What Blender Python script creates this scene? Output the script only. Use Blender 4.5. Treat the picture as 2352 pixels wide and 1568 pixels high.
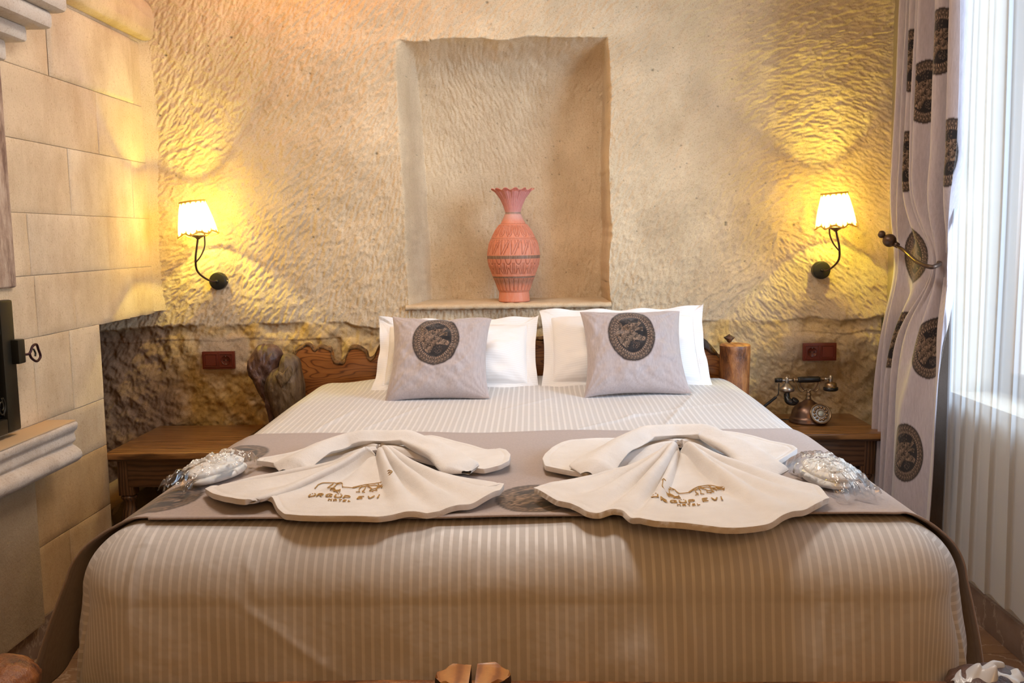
import bpy, bmesh, math, random
import numpy as np
from mathutils import Vector
random.seed(4); rng = np.random.default_rng(7)
for o in list(bpy.data.objects): bpy.data.objects.remove(o)
COL = bpy.context.scene.collection
SC = bpy.context.scene
PI = math.pi

# ---------------------------------------------------------------- camera, light, exposure
CAMPOS = np.array([0, 0, 1.42])
YAW, PITCH, ROLL, FPX = 0.022994, 0.110363, -0.015708, 2150.0
Fv = np.array([-math.sin(YAW)*math.cos(PITCH), math.cos(YAW)*math.cos(PITCH), -math.sin(PITCH)])
R0 = np.array([math.cos(YAW), math.sin(YAW), 0]); U0 = np.cross(R0, Fv)
Rv = R0*math.cos(ROLL) + U0*math.sin(ROLL); Uv = U0*math.cos(ROLL) - R0*math.sin(ROLL)
cd = bpy.data.cameras.new('camera'); cam = bpy.data.objects.new('camera', cd); COL.objects.link(cam)
cd.sensor_width = 36; cd.lens = FPX/2352*36; cd.clip_start = 0.05
from mathutils import Matrix
cam.matrix_world = Matrix(((Rv[0], Uv[0], -Fv[0], 0), (Rv[1], Uv[1], -Fv[1], 0), (Rv[2], Uv[2], -Fv[2], 1.42), (0, 0, 0, 1)))
SC.camera = cam
SC.view_settings.view_transform = 'Standard'; SC.view_settings.look = 'None'
SC.view_settings.exposure = 0.18; SC.view_settings.gamma = 1; SC.view_settings.use_curve_mapping = False
w = bpy.data.worlds.new('world'); SC.world = w; w.use_nodes = True
w.node_tree.nodes['Background'].inputs[0].default_value = (0.62, 0.78, 1.0, 1)
w.node_tree.nodes['Background'].inputs[1].default_value = 1.5

def area(name, loc, target, sx, sy, power, color, spread=180):
    l = bpy.data.lights.new(name, 'AREA'); l.shape = 'RECTANGLE'; l.size = sx; l.size_y = sy
    l.energy = power; l.color = color; l.spread = math.radians(spread)
    o = bpy.data.objects.new(name, l); COL.objects.link(o); o.location = loc
    o.rotation_euler = (Vector(target)-Vector(loc)).to_track_quat('-Z', 'Y').to_euler()
    return o
def point(name, loc, power, color, rad=0.03):
    l = bpy.data.lights.new(name, 'POINT'); l.energy = power; l.color = color; l.shadow_soft_size = rad
    o = bpy.data.objects.new(name, l); COL.objects.link(o); o.location = loc; return o
P_WIN, P_CEIL, P_COVE, P_LAMP, P_FILL = 650, 16, 8, 42.0, 16
area('daylight_at_window', (2.95, 1.45, 2.0), (0, 3.7, 0.9), 1.6, 1.7, P_WIN, (0.56, 0.73, 1.0))
area('ceiling_fill_light', (-0.35, 3.15, 2.92), (-0.35, 3.0, 0), 0.5, 0.5, P_CEIL, (1.0, 0.89, 0.78))  # unseen ceiling light, assumed above the bed as main fill
area('warm_fill_light', (0.3, -0.7, 2.2), (0, 3.5, 1.0), 1.2, 0.9, P_FILL, (1.0, 0.52, 0.18))  # added warm fill from behind the camera, no lamp seen there
area('ceiling_fill_light_near_foot', (0.0, 2.1, 2.92), (0.0, 2.1, 0), 0.4, 0.4, P_CEIL*1.05, (1.0, 0.92, 0.84))  # unseen light added to brighten the duvet edge at the foot
point('cove_lamp_light', (-1.0, 4.0, 2.86), P_COVE, (1.0, 0.42, 0.06), 0.08)

# ---------------------------------------------------------------- helpers
def ray(px, py): return Fv + Rv*(px-1176)/FPX - Uv*(py-784)/FPX
def aY(px, py, Y): d = ray(px, py); return CAMPOS + d*Y/d[1]
def aZ(px, py, Z): d = ray(px, py); return CAMPOS + d*(Z-1.42)/d[2]
def tag(o, label=None, cat=None, group=None, kind=None):
    if label: o['label'] = label
    if cat: o['category'] = cat
    if group: o['group'] = group
    if kind: o['kind'] = kind
    return o
def empty(name, loc=(0, 0, 0), rz=0, label=None, cat=None, group=None):
    o = bpy.data.objects.new(name, None); COL.objects.link(o); o.location = loc; o.rotation_euler = (0, 0, rz)
    o.empty_display_size = 0.05
    return tag(o, label, cat, group)
def link(name, me, mat, parent=None, smooth=True):
    o = bpy.data.objects.new(name, me); COL.objects.link(o)
    if mat and len(me.materials) == 0: me.materials.append(mat)
    if parent: o.parent = parent
    if smooth: me.shade_smooth()
    return o
def gridmesh(name, P, mat, parent=None, col=None, uv=None, close_u=False, close_v=False, solid=0, smooth=True, offset=-1):
    n, m = P.shape[:2]
    idx = np.arange(n*m).reshape(n, m)
    if close_u: idx = np.vstack([idx, idx[:1]])
    if close_v: idx = np.hstack([idx, idx[:, :1]])
    f = np.stack([idx[:-1, :-1], idx[1:, :-1], idx[1:, 1:], idx[:-1, 1:]], -1).reshape(-1, 4)
    me = bpy.data.meshes.new(name)
    me.vertices.add(n*m); me.vertices.foreach_set('co', P.reshape(-1).astype(np.float32))
    me.loops.add(f.size); me.loops.foreach_set('vertex_index', f.reshape(-1).astype(np.int32))
    me.polygons.add(len(f)); me.polygons.foreach_set('loop_start', np.arange(0, f.size, 4, dtype=np.int32))
    me.update(calc_edges=True)
    if col is not None:
        a = me.color_attributes.new('Col', 'FLOAT_COLOR', 'POINT')
        c = np.ones((n*m, 4), np.float32); c[:, :3] = col.reshape(-1, 3); a.data.foreach_set('color', c.reshape(-1))
    if uv is not None:
        a = me.attributes.new('ab', 'FLOAT_VECTOR', 'POINT')
        c = np.zeros((n*m, 3), np.float32); c[:, :2] = uv.reshape(-1, 2); a.data.foreach_set('vector', c.reshape(-1))
    o = link(name, me, mat, parent, smooth)
    if solid:
        s = o.modifiers.new('s', 'SOLIDIFY'); s.thickness = solid; s.offset = offset
    return o
def bmobj(name, bm, mat, parent=None, smooth=True, angle=0.6):
    me = bpy.data.meshes.new(name); bmesh.ops.recalc_face_normals(bm, faces=bm.faces); bm.to_mesh(me); bm.free()
    o = link(name, me, mat, parent, smooth)
    if smooth: me.set_sharp_from_angle(angle=angle)
    return o
def box(name, x0, x1, y0, y1, z0, z1, mat, parent=None, bev=0.004, seg=2):
    bm = bmesh.new()
    vs = [bm.verts.new((x, y, z)) for x in (x0, x1) for y in (y0, y1) for z in (z0, z1)]
    for q in ((0,1,3,2),(4,6,7,5),(0,4,5,1),(2,3,7,6),(0,2,6,4),(1,5,7,3)): bm.faces.new([vs[i] for i in q])
    if bev: bmesh.ops.bevel(bm, geom=bm.edges[:], offset=bev, segments=seg, affect='EDGES', profile=0.6)
    return bmobj(name, bm, mat, parent)
def lathe(name, prof, mat, parent=None, n=40, at=(0,0,0), axis='Z', ripple=None):
    prof = np.array(prof, float); a = np.linspace(0, 2*PI, n, endpoint=False)
    P = np.zeros((len(prof), n, 3))
    r = prof[:, 0][:, None]*np.ones(n); z = prof[:, 1][:, None]*np.ones(n)
    if ripple: r, z = ripple(r, z, a[None, :])
    x = r*np.cos(a); y = r*np.sin(a)
    if axis == 'Z': P[..., 0], P[..., 1], P[..., 2] = x, y, z
    elif axis == 'Y': P[..., 0], P[..., 1], P[..., 2] = x, z, y
    else: P[..., 0], P[..., 1], P[..., 2] = z, x, y
    P += np.array(at)
    return gridmesh(name, P, mat, parent, close_v=True)
def tube(name, pts, r, mat, parent=None, n=10, smooth_pts=True, cap=True):
    pts = [Vector(p) for p in pts]
    if smooth_pts and len(pts) > 2:
        out = []
        for i in range(len(pts)-1):
            p0 = pts[max(i-1, 0)]; p1 = pts[i]; p2 = pts[i+1]; p3 = pts[min(i+2, len(pts)-1)]
            for k in range(6):
                t = k/6
                out.append(0.5*((2*p1)+(p2-p0)*t+(2*p0-5*p1+4*p2-p3)*t*t+(3*p1-p0-3*p2+p3)*t**3))
        out.append(pts[-1]); pts = out
    N = len(pts); rs = r if hasattr(r, '__len__') else [r, r]
    P = np.zeros((N+2, n, 3)); up = Vector((0.1, 0.3, 1)).normalized()
    for i, p in enumerate(pts):
        t = (pts[min(i+1, N-1)]-pts[max(i-1, 0)]).normalized()
        if abs(t.dot(up)) > 0.97: up = Vector((1, 0.2, 0)).normalized()
        a = t.cross(up).normalized(); b = t.cross(a).normalized(); up = -b if b.dot(up) < 0 else b
        b = up; a = t.cross(b)
        f = i/(N-1)*(len(rs)-1); k = min(int(f), len(rs)-2); rr = rs[k]+(rs[k+1]-rs[k])*(f-k)
        for j in range(n):
            q = p + (a*math.cos(2*PI*j/n)+b*math.sin(2*PI*j/n))*rr
            P[i+1, j] = q
    P[0] = np.array(pts[0]); P[-1] = np.array(pts[-1])
    return gridmesh(name, P, mat, parent, close_v=True)
def noise2(shape, cell, seed):
    r = np.random.default_rng(seed); n, m = shape
    gn, gm = int(n/cell)+3, int(m/cell)+3
    g = r.random((gn, gm))*2-1
    y = np.arange(n)/cell; x = np.arange(m)/cell
    yi = y.astype(int); xi = x.astype(int); fy = y-yi; fx = x-xi
    fy = fy*fy*(3-2*fy); fx = fx*fx*(3-2*fx)
    A = g[yi][:, xi]; B = g[yi][:, xi+1]; C = g[yi+1][:, xi]; D = g[yi+1][:, xi+1]
    return (A*(1-fx)+B*fx)*(1-fy)[:, None] + (C*(1-fx)+D*fx)*fy[:, None]
def sstep(a, b, x): t = np.clip((x-a)/(b-a), 0, 1); return t*t*(3-2*t)
def pip(px, py, poly):
    ins = np.zeros(px.shape, bool); n = len(poly)
    for i in range(n):
        x1, y1 = poly[i]; x2, y2 = poly[(i+1) % n]
        c = ((y1 > py) != (y2 > py)) & (px < (x2-x1)*(py-y1)/((y2-y1) if y2 != y1 else 1e-9)+x1)
        ins ^= c
    return ins
def resample(pts, n):
    p = np.array(pts, float); d = np.r_[0, np.cumsum(np.linalg.norm(np.diff(p, axis=0), axis=1))]
    t = np.linspace(0, d[-1], n); return np.stack([np.interp(t, d, p[:, k]) for k in range(p.shape[1])], 1)
def smooth1(p, k=2):
    for _ in range(k):
        q = p.copy(); q[1:-1] = (p[:-2]+2*p[1:-1]+p[2:])/4; p = q
    return p

# ---------------------------------------------------------------- materials
class M:
    def __init__(s, name, rough=0.6, metal=0, spec=0.5):
        s.m = bpy.data.materials.new(name); s.m.use_nodes = True; s.t = s.m.node_tree; s.n = s.t.nodes
        s.b = s.n['Principled BSDF']; s.set('Roughness', rough); s.set('Metallic', metal); s.set('Specular IOR Level', spec)
    def set(s, k, v): s.b.inputs[k].default_value = v; return s
    def node(s, ty, **kw):
        nd = s.n.new(ty)
        for k, v in kw.items():
            if k.startswith('i_'): nd.inputs[k[2:].replace('_', ' ')].default_value = v
            else: setattr(nd, k, v)
        return nd
    def l(s, a, b): s.t.links.new(a, b); return s
    def coord(s, sc=(1, 1, 1), which='Object'):
        tc = s.node('ShaderNodeTexCoord'); mp = s.node('ShaderNodeMapping'); mp.inputs['Scale'].default_value = sc
        s.l(tc.outputs[which], mp.inputs[0]); return mp.outputs[0]
    def noise(s, vec, scale, detail=4, rough=0.55):
        nd = s.node('ShaderNodeTexNoise'); nd.inputs['Scale'].default_value = scale; nd.inputs['Detail'].default_value = detail
        nd.inputs['Roughness'].default_value = rough
        if vec: s.l(vec, nd.inputs['Vector'])
        return nd.outputs['Fac']
    def ramp(s, fac, stops):
        r = s.node('ShaderNodeValToRGB'); e = r.color_ramp.elements
        while len(e) < len(stops): e.new(0.5)
        for i, (p, c) in enumerate(stops): e[i].position = p; e[i].color = (*c, 1) if len(c) == 3 else c
        s.l(fac, r.inputs[0]); return r.outputs[0]
    def mix(s, a, b, fac, mode='MIX'):
        m = s.node('ShaderNodeMix', data_type='RGBA', blend_type=mode)
        for sock, v in ((m.inputs[6], a), (m.inputs[7], b), (m.inputs[0], fac)):
            if hasattr(v, 'is_output'): s.l(v, sock)
            elif isinstance(v, (int, float)): sock.default_value = v
            else: sock.default_value = (*v, 1)
        return m.outputs[2]
    def color(s, c):
        if hasattr(c, 'is_output'): s.l(c, s.b.inputs['Base Color'])
        else: s.set('Base Color', (*c, 1))
        return s
    def bump(s, h, strength=0.3, dist=0.002, prev=None):
        b = s.node('ShaderNodeBump'); b.inputs['Strength'].default_value = strength; b.inputs['Distance'].default_value = dist
        s.l(h, b.inputs['Height'])
        if prev: s.l(prev, b.inputs['Normal'])
        s.l(b.outputs[0], s.b.inputs['Normal']); return b.outputs[0]
    def attr(s, name='Col', out='Color'):
        a = s.node('ShaderNodeAttribute', attribute_name=name); return a.outputs[out]

def m_stone(name, tint, attr=False, spk=0.3, bs=1.0):
    m = M(name, 0.9, spec=0.25); v = m.coord()
    base = m.attr() if attr else tint
    n1 = m.ramp(m.noise(v, 5, 5), [(0.3, (0.86, 0.83, 0.80)), (0.7, (1.06, 1.05, 1.04))])
    c = m.mix(base, n1, 1.0, 'MULTIPLY')
    n0 = m.ramp(m.noise(v, 170, 3, 0.75), [(0.34, (0.72, 0.63, 0.52)), (0.48, (1, 1, 1))]); c = m.mix(c, n0, min(1, 0.5*bs+0.2), 'MULTIPLY')
    n3 = m.ramp(m.noise(m.coord((1, 1, 0.5)), 3.2, 7, 0.7), [(0.40, (0.74, 0.66, 0.58)), (0.56, (1.0, 1.0, 1.0))]); c = m.mix(c, n3, min(1, spk*1.1), 'MULTIPLY')
    n2 = m.ramp(m.noise(v, 90, 4, 0.7), [(0.28, (0.55, 0.44, 0.34)), (0.42, (1, 1, 1))])
    c = m.mix(c, n2, spk, 'MULTIPLY'); m.color(c)
    b = m.bump(m.noise(v, 60, 6, 0.65), 0.5*bs, 0.006)
    m.bump(m.noise(v, 260, 3, 0.6), 0.35*bs, 0.002, b)
    return m.m
CREAM = (0.70, 0.565, 0.40)
mt_wall = m_stone('tuff_wall', CREAM, attr=True)
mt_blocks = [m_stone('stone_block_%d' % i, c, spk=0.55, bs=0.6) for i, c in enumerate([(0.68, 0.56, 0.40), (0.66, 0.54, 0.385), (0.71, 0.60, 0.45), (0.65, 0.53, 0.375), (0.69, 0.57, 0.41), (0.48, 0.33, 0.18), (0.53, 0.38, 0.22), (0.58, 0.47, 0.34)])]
mt_stain = None
def m_stain():
    m = M('smoked_stone', 0.9, spec=0.2); v = m.coord((3, 3, 0.8))
    c = m.ramp(m.noise(v, 6, 6, 0.7), [(0.35, (0.20, 0.13, 0.10)), (0.5, (0.42, 0.31, 0.24)), (0.66, (0.60, 0.50, 0.40))])
    m.color(c); m.bump(m.noise(m.coord(), 60, 6, 0.65), 0.5, 0.006); return m.m
mt_stain = m_stain()
mt_carved = m_stone('carved_stone', (0.62, 0.56, 0.50), spk=0.6, bs=0.9)
mt_plaster = m_stone('plain_plaster', (0.60, 0.49, 0.36), spk=0.1, bs=0.3)
def m_wood(name, c0, c1, c2, scale=(1, 1, 1), ring=14, rough=0.42, dist=4, bs=0.25, bands='X'):
    m = M(name, rough); v = m.coord(scale)
    w = m.node('ShaderNodeTexWave'); w.wave_type = 'BANDS'; w.bands_direction = bands; w.inputs['Scale'].default_value = ring
    w.inputs['Distortion'].default_value = dist; w.inputs['Detail'].default_value = 3; w.inputs['Detail Scale'].default_value = 1.2
    m.l(v, w.inputs['Vector'])
    c = m.ramp(w.outputs['Fac'], [(0.0, c0), (0.35, c1), (1.0, c2)])
    n = m.ramp(m.noise(v, 30, 5, 0.7), [(0.3, (0.75, 0.72, 0.7)), (0.7, (1.1, 1.1, 1.1))])
    m.color(m.mix(c, n, 0.8, 'MULTIPLY')); m.bump(w.outputs['Fac'], bs, 0.002)
    m.b.inputs['Coat Weight'].default_value = 0.15; return m.m
mt_table_top = m_wood('pine_top', (0.075, 0.030, 0.008), (0.25, 0.115, 0.036), (0.36, 0.18, 0.06), (1.0, 7, 7), 2.0, 0.33, 9, bands='Y')
mt_table = m_wood('dark_pine', (0.045, 0.020, 0.010), (0.10, 0.048, 0.022), (0.14, 0.068, 0.03), (8, 8, 1.2), 3, 0.45, 5)
mt_apron = m_wood('dark_pine_apron', (0.055, 0.024, 0.010), (0.10, 0.046, 0.02), (0.13, 0.062, 0.027), (1.0, 5, 7), 2.0, 0.45, 9, bands='Z', bs=0.08)
def m_board():
    m = M('varnished_slab', 0.35); v = m.coord((1.0, 1.0, 4.2))
    n = m.noise(v, 2.6, 2, 0.4)
    mu = m.node('ShaderNodeMath', operation='MULTIPLY'); mu.inputs[1].default_value = 105; m.l(n, mu.inputs[0])
    si = m.node('ShaderNodeMath', operation='SINE'); m.l(mu.outputs[0], si.inputs[0])
    c = m.ramp(si.outputs[0], [(0.0, (0.37, 0.145, 0.038)), (0.72, (0.34, 0.125, 0.032)), (1.0, (0.15, 0.05, 0.015))])
    n2 = m.ramp(m.noise(m.coord((1, 1, 3)), 3.5, 3), [(0.35, (0.62, 0.52, 0.45)), (0.6, (1.1, 1.1, 1.1))])
    m.color(m.mix(c, n2, 0.9, 'MULTIPLY')); m.bump(si.outputs[0], 0.15, 0.001); m.b.inputs['Coat Weight'].default_value = 0.3
    return m.m
mt_board = m_board()
def m_bark(name, a, b, c, sc=(1, 1, 0.35), s=24, rough=0.55):
    m = M(name, rough); v = m.coord(sc)
    f = m.noise(v, s, 6, 0.7); m.color(m.ramp(f, [(0.34, a), (0.5, b), (0.64, c)]))
    m.bump(f, 0.9, 0.012); return m.m
mt_burl = m_bark('burl_bark', (0.02, 0.010, 0.008), (0.085, 0.042, 0.032), (0.17, 0.095, 0.075), (1, 1, 0.5), 12, 0.4)
mt_grey = m_bark('weathered_wood', (0.045, 0.025, 0.014), (0.13, 0.085, 0.05), (0.20, 0.14, 0.085), (1.6, 1.6, 0.4), 12, 0.5)
mt_log = m_bark('peeled_log', (0.065, 0.022, 0.010), (0.24, 0.085, 0.026), (0.42, 0.17, 0.055), (1.4, 1.4, 0.5), 13, 0.4)
mt_darkbark = m_bark('dark_bark', (0.012, 0.006, 0.004), (0.04, 0.018, 0.010), (0.12, 0.05, 0.02), (1, 1, .5), 30)
mt_cut = m_wood('cut_wood', (0.28, 0.10, 0.022), (0.46, 0.19, 0.045), (0.52, 0.24, 0.06), (1, 1, 1), 8, 0.4, 3)

def m_sheet():
    m = M('striped_satin_cotton', 0.55, spec=0.4); a = m.attr('ab', 'Vector')
    sx = m.node('ShaderNodeSeparateXYZ'); m.l(a, sx.inputs[0])
    mu = m.node('ShaderNodeMath', operation='MULTIPLY'); mu.inputs[1].default_value = 2*PI/0.0205; m.l(sx.outputs[0], mu.inputs[0])
    si = m.node('ShaderNodeMath', operation='SINE'); m.l(mu.outputs[0], si.inputs[0])
    c = m.ramp(si.outputs[0], [(0.40, (0.56, 0.545, 0.54)), (0.60, (0.71, 0.695, 0.69))])
    r = m.ramp(si.outputs[0], [(0.40, (0.65,)*3), (0.60, (0.42,)*3)]); m.l(r, m.b.inputs['Roughness'])
    m.color(c); m.b.inputs['Sheen Weight'].default_value = 0.15
    m.bump(m.noise(m.coord(), 7, 4, 0.55), 0.35, 0.02); return m.m
mt_sheet = m_sheet()
def m_pillow():
    m = M('white_pillow_cotton', 0.6, spec=0.3); v = m.coord((1, 1, 1))
    w = m.node('ShaderNodeTexWave'); w.bands_direction = 'Z'; w.inputs['Scale'].default_value = 34; m.l(v, w.inputs['Vector'])
    m.color(m.ramp(w.outputs['Fac'], [(0.3, (0.82, 0.80, 0.785)), (0.7, (0.865, 0.85, 0.84))]))
    m.bump(m.noise(v, 9, 3), 0.35, 0.012); return m.m
mt_pillow = m_pillow()
def m_fabric(name, tint, attr=True, bs=0.3):
    m = M(name, 0.8, spec=0.25); v = m.coord()
    c = m.attr() if attr else tint
    n = m.ramp(m.noise(m.coord((1, 1, 0.15)), 160, 3, 0.7), [(0.3, (0.82, 0.80, 0.79)), (0.7, (1.08, 1.08, 1.08))])
    m.color(m.mix(c, n, 0.8, 'MULTIPLY')); m.b.inputs['Sheen Weight'].default_value = 0.35
    m.bump(m.noise(v, 500, 2), bs, 0.001); return m.m
mt_linen = m_fabric('mauve_linen', None)
mt_linen_dark = m_fabric('mauve_linen_plain', (0.30, 0.24, 0.22), False)
def m_terry():
    m = M('terry_cotton', 0.9, spec=0.15); v = m.coord()
    n = m.ramp(m.noise(v, 12, 4), [(0.3, (0.76, 0.72, 0.68)), (0.7, (0.84, 0.81, 0.78))]); m.color(n)
    m.b.inputs['Sheen Weight'].default_value = 0.4
    b = m.bump(m.noise(v, 420, 3, 0.8), 0.55, 0.003); m.bump(m.noise(v, 40, 3), 0.3, 0.006, b); return m.m
mt_terry = m_terry()
mt_slip = M('white_slipper', 0.7).color((0.86, 0.85, 0.83)).m
mt_gold = M('gold_thread', 0.45, spec=0.5).color((0.42, 0.235, 0.05)).m
def m_simple(name, c, rough=0.5, metal=0.0): return M(name, rough, metal).color(c).m
mt_blackmetal = m_simple('blackened_metal', (0.028, 0.026, 0.022), 0.45, 0.5)
mt_bronze = m_simple('aged_bronze', (0.11, 0.068, 0.048), 0.35, 0.75)
mt_brass = m_simple('antique_brass', (0.30, 0.21, 0.125), 0.3, 0.9)
mt_copper = m_simple('dark_copper', (0.17, 0.10, 0.07), 0.33, 0.85)
mt_silver = m_simple('worn_pewter', (0.42, 0.37, 0.32), 0.3, 0.9)
mt_blackplastic = m_simple('black_plastic', (0.012, 0.012, 0.013), 0.25)
mt_darkgap = m_simple('dark_recess', (0.006, 0.006, 0.006), 0.8)
mt_socket = m_simple('mahogany_plastic', (0.135, 0.022, 0.010), 0.3)
mt_socket_hole = m_simple('socket_well', (0.09, 0.014, 0.006), 0.28)
mt_goldtrim = M('gold_lace', 0.45).color((0.75, 0.42, 0.05)).m
def m_vase():
    m = M('glazed_terracotta', 0.5, spec=0.3); v = m.coord((1, 1, 0.12))
    f = m.noise(v, 160, 4, 0.7)
    st = m.ramp(f, [(0.42, (0.0,)*3), (0.66, (1,)*3)])
    c = m.mix(m.attr(), (0.72, 0.46, 0.36), st, 'MIX'); m.color(m.mix(m.attr(), c, 0.28)); 
    m.bump(f, 0.3, 0.002); return m.m
mt_vase = m_vase()
def m_shade():
    m = bpy.data.materials.new('lit_shade_cloth'); m.use_nodes = True; t = m.node_tree; n = t.nodes
    n.remove(n['Principled BSDF']); out = n['Material Output']
    tr = n.new('ShaderNodeBsdfTranslucent'); tr.inputs[0].default_value = (1, 0.93, 0.75, 1)
    df = n.new('ShaderNodeBsdfDiffuse'); df.inputs[0].default_value = (0.85, 0.8, 0.65, 1)
    em = n.new('ShaderNodeEmission'); em.inputs[0].default_value = (1, 0.78, 0.42, 1); em.inputs[1].default_value = 0.5
    a = n.new('ShaderNodeMixShader'); a.inputs[0].default_value = 0.15; t.links.new(tr.outputs[0], a.inputs[1]); t.links.new(df.outputs[0], a.inputs[2])
    b = n.new('ShaderNodeAddShader'); tpp = n.new('ShaderNodeBsdfTransparent'); tpp.inputs[0].default_value = (1, 0.86, 0.55, 1); a2 = n.new('ShaderNodeMixShader'); a2.inputs[0].default_value = 0.45; t.links.new(a.outputs[0], a2.inputs[1]); t.links.new(tpp.outputs[0], a2.inputs[2]); t.links.new(a2.outputs[0], b.inputs[0]); t.links.new(em.outputs[0], b.inputs[1])
    t.links.new(b.outputs[0], out.inputs[0]); return m
mt_shade = m_shade()
def m_bulb():
    m = M('lit_bulb'); m.color((1, 1, 1)); m.b.inputs['Emission Color'].default_value = (1, 0.85, 0.55, 1); m.b.inputs['Emission Strength'].default_value = 12; return m.m
mt_bulb = m_bulb()
def m_sheer():
    m = bpy.data.materials.new('sheer_voile'); m.use_nodes = True; t = m.node_tree; n = t.nodes
    n.remove(n['Principled BSDF']); out = n['Material Output']
    tr = n.new('ShaderNodeBsdfTranslucent'); tr.inputs[0].default_value = (0.30, 0.29, 0.27, 1)
    df = n.new('ShaderNodeBsdfDiffuse'); df.inputs[0].default_value = (0.90, 0.89, 0.88, 1)
    tp = n.new('ShaderNodeBsdfTransparent'); tp.inputs[0].default_value = (1, 1, 1, 1)
    a = n.new('ShaderNodeMixShader'); a.inputs[0].default_value = 0.58; t.links.new(tr.outputs[0], a.inputs[1]); t.links.new(df.outputs[0], a.inputs[2])
    b = n.new('ShaderNodeMixShader'); b.inputs[0].default_value = 0.32; t.links.new(a.outputs[0], b.inputs[1]); t.links.new(tp.outputs[0], b.inputs[2])
    t.links.new(b.outputs[0], out.inputs[0]); return m
mt_sheer = m_sheer()
def m_bag():
    m = bpy.data.materials.new('clear_film'); m.use_nodes = True; t = m.node_tree; n = t.nodes
    n.remove(n['Principled BSDF']); out = n['Material Output']
    gl = n.new('ShaderNodeBsdfGlossy'); gl.inputs['Roughness'].default_value = 0.12; gl.inputs[0].default_value = (1, 1, 1, 1)
    tp = n.new('ShaderNodeBsdfTransparent'); tp.inputs[0].default_value = (0.96, 0.96, 0.95, 1)
    fr = n.new('ShaderNodeFresnel'); fr.inputs[0].default_value = 1.35
    mm = n.new('ShaderNodeMath'); mm.operation = 'ADD'; mm.inputs[1].default_value = 0.05; t.links.new(fr.outputs[0], mm.inputs[0])
    a = n.new('ShaderNodeMixShader'); t.links.new(mm.outputs[0], a.inputs[0]); t.links.new(tp.outputs[0], a.inputs[1]); t.links.new(gl.outputs[0], a.inputs[2])
    t.links.new(a.outputs[0], out.inputs[0]); return m
mt_bag = m_bag()
def m_marble(name, a, b, c, rough=0.12):
    m = M(name, rough, spec=0.6); v = m.coord((1, 1, 1))
    n = m.noise(v, 2.2, 8, 0.62)
    col = m.ramp(n, [(0.3, a), (0.5, b), (0.7, c)])
    n2 = m.noise(m.coord((1, 1.6, 1)), 3.2, 9, 0.6)
    vein = m.ramp(n2, [(0.485, (0, 0, 0)), (0.5, (1, 1, 1)), (0.515, (0, 0, 0))])
    m.color(m.mix(col, (0.62, 0.48, 0.36), m.mix((0, 0, 0), vein, 0.3))); return m.m
mt_marble = m_marble('brown_marble', (0.10, 0.052, 0.030), (0.19, 0.105, 0.062), (0.29, 0.175, 0.11))
mt_marble2 = m_marble('brown_marble_skirting', (0.11, 0.07, 0.05), (0.19, 0.125, 0.09), (0.28, 0.19, 0.14), 0.2)
mt_grout = m_simple('floor_screed', (0.10, 0.07, 0.05), 0.9)

# ---------------------------------------------------------------- back wall (chiselled tuff) with niche
XL, XR, ZT = -2.16, 1.66, 3.02
RES = 0.003
nx, nz = int((XR-XL)/RES), int(ZT/RES)
H = np.zeros((nz, nx), np.float32)
pix = [(450,100,58),(700,150,55),(450,250,58),(360,330,30),(450,400,22),(380,560,25),(700,400,42),(800,600,60),(650,650,56),(870,640,76),(1100,720,90),(560,120,58),(860,150,50),(820,320,50),
       (1500,150,35),(1600,300,45),(1550,450,52),(1750,120,22),(1700,300,35),(1850,330,15),(1850,230,5),(1980,350,-35),(2030,250,-28),(1980,600,-42),(1850,680,-42),(1700,650,50),(1600,600,62),(1500,650,70),
       (1100,200,-68),(1000,400,-74),(1300,300,-72),(1150,550,88),(1300,600,88),(700,880,60),(400,850,60),(1800,850,-45),(1950,850,-50),(1150,30,40),(1400,30,38),(1900,60,15),(1760,720,-45)]
cx, cz, ca = [], [], []
for a_, b_, t_ in pix:
    q = aY(a_, b_, 4.32); cx.append(q[0]); cz.append(q[2]); ca.append(math.radians(t_))
cx, cz, ca = map(np.array, (cx, cz, ca))
def ang(x, z):
    d = (x-cx)**2+(z-cz)**2+0.01; w_ = 1/d**1.6
    return 0.5*math.atan2((w_*np.sin(2*ca)).sum(), (w_*np.cos(2*ca)).sum())
PU = 12
gy, gx = np.mgrid[-PU:PU+1, -PU:PU+1]*RES
NS = 36000
sx_ = rng.uniform(XL, XR, NS); sz_ = rng.uniform(0.3, 2.62, NS); ra = rng.normal(0, 0.16, NS); rl = rng.uniform(0.6, 1.35, NS); rd = rng.uniform(0.4, 1.0, NS)
for i in range(NS):
    x, z = sx_[i], sz_[i]
    innich = -0.52 < x < 0.35 and 1.12 < z < 2.25
    if innich and (z < 1.75 or x > 0.05) and rng.random() < 0.82: continue
    t = ang(x, z)+ra[i]; c, s = math.cos(t), math.sin(t)
    ix, iz = int((x-XL)/RES), int(z/RES)
    if ix < PU or iz < PU or ix >= nx-PU-1 or iz >= nz-PU-1: continue
    u = gx*c+gy*s; v = -gx*s+gy*c
    L, W = 0.020*rl[i], 0.0062*(0.7+0.5*rl[i])
    vv_ = v/W; k = np.clip(1-(u/L)**2, 0, 1)**0.5*np.where(np.abs(vv_) < 1, np.where(vv_ > 0.5, (1-vv_)*2, (vv_+1)/1.5), 0)
    dz = -0.0078*rd[i]*k
    sl = H[iz-PU:iz+PU+1, ix-PU:ix+PU+1]; np.minimum(sl, sl*0.35+dz, out=sl)
H += 0.010*noise2(H.shape, 110, 1)+0.005*noise2(H.shape, 34, 2)+0.0011*noise2(H.shape, 6, 3)+0.0006*noise2(H.shape, 3, 4)
XX = XL+np.arange(nx)*RES; ZZ = np.arange(nz)*RES
GX, GZ = np.meshgrid(XX, ZZ)
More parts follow.
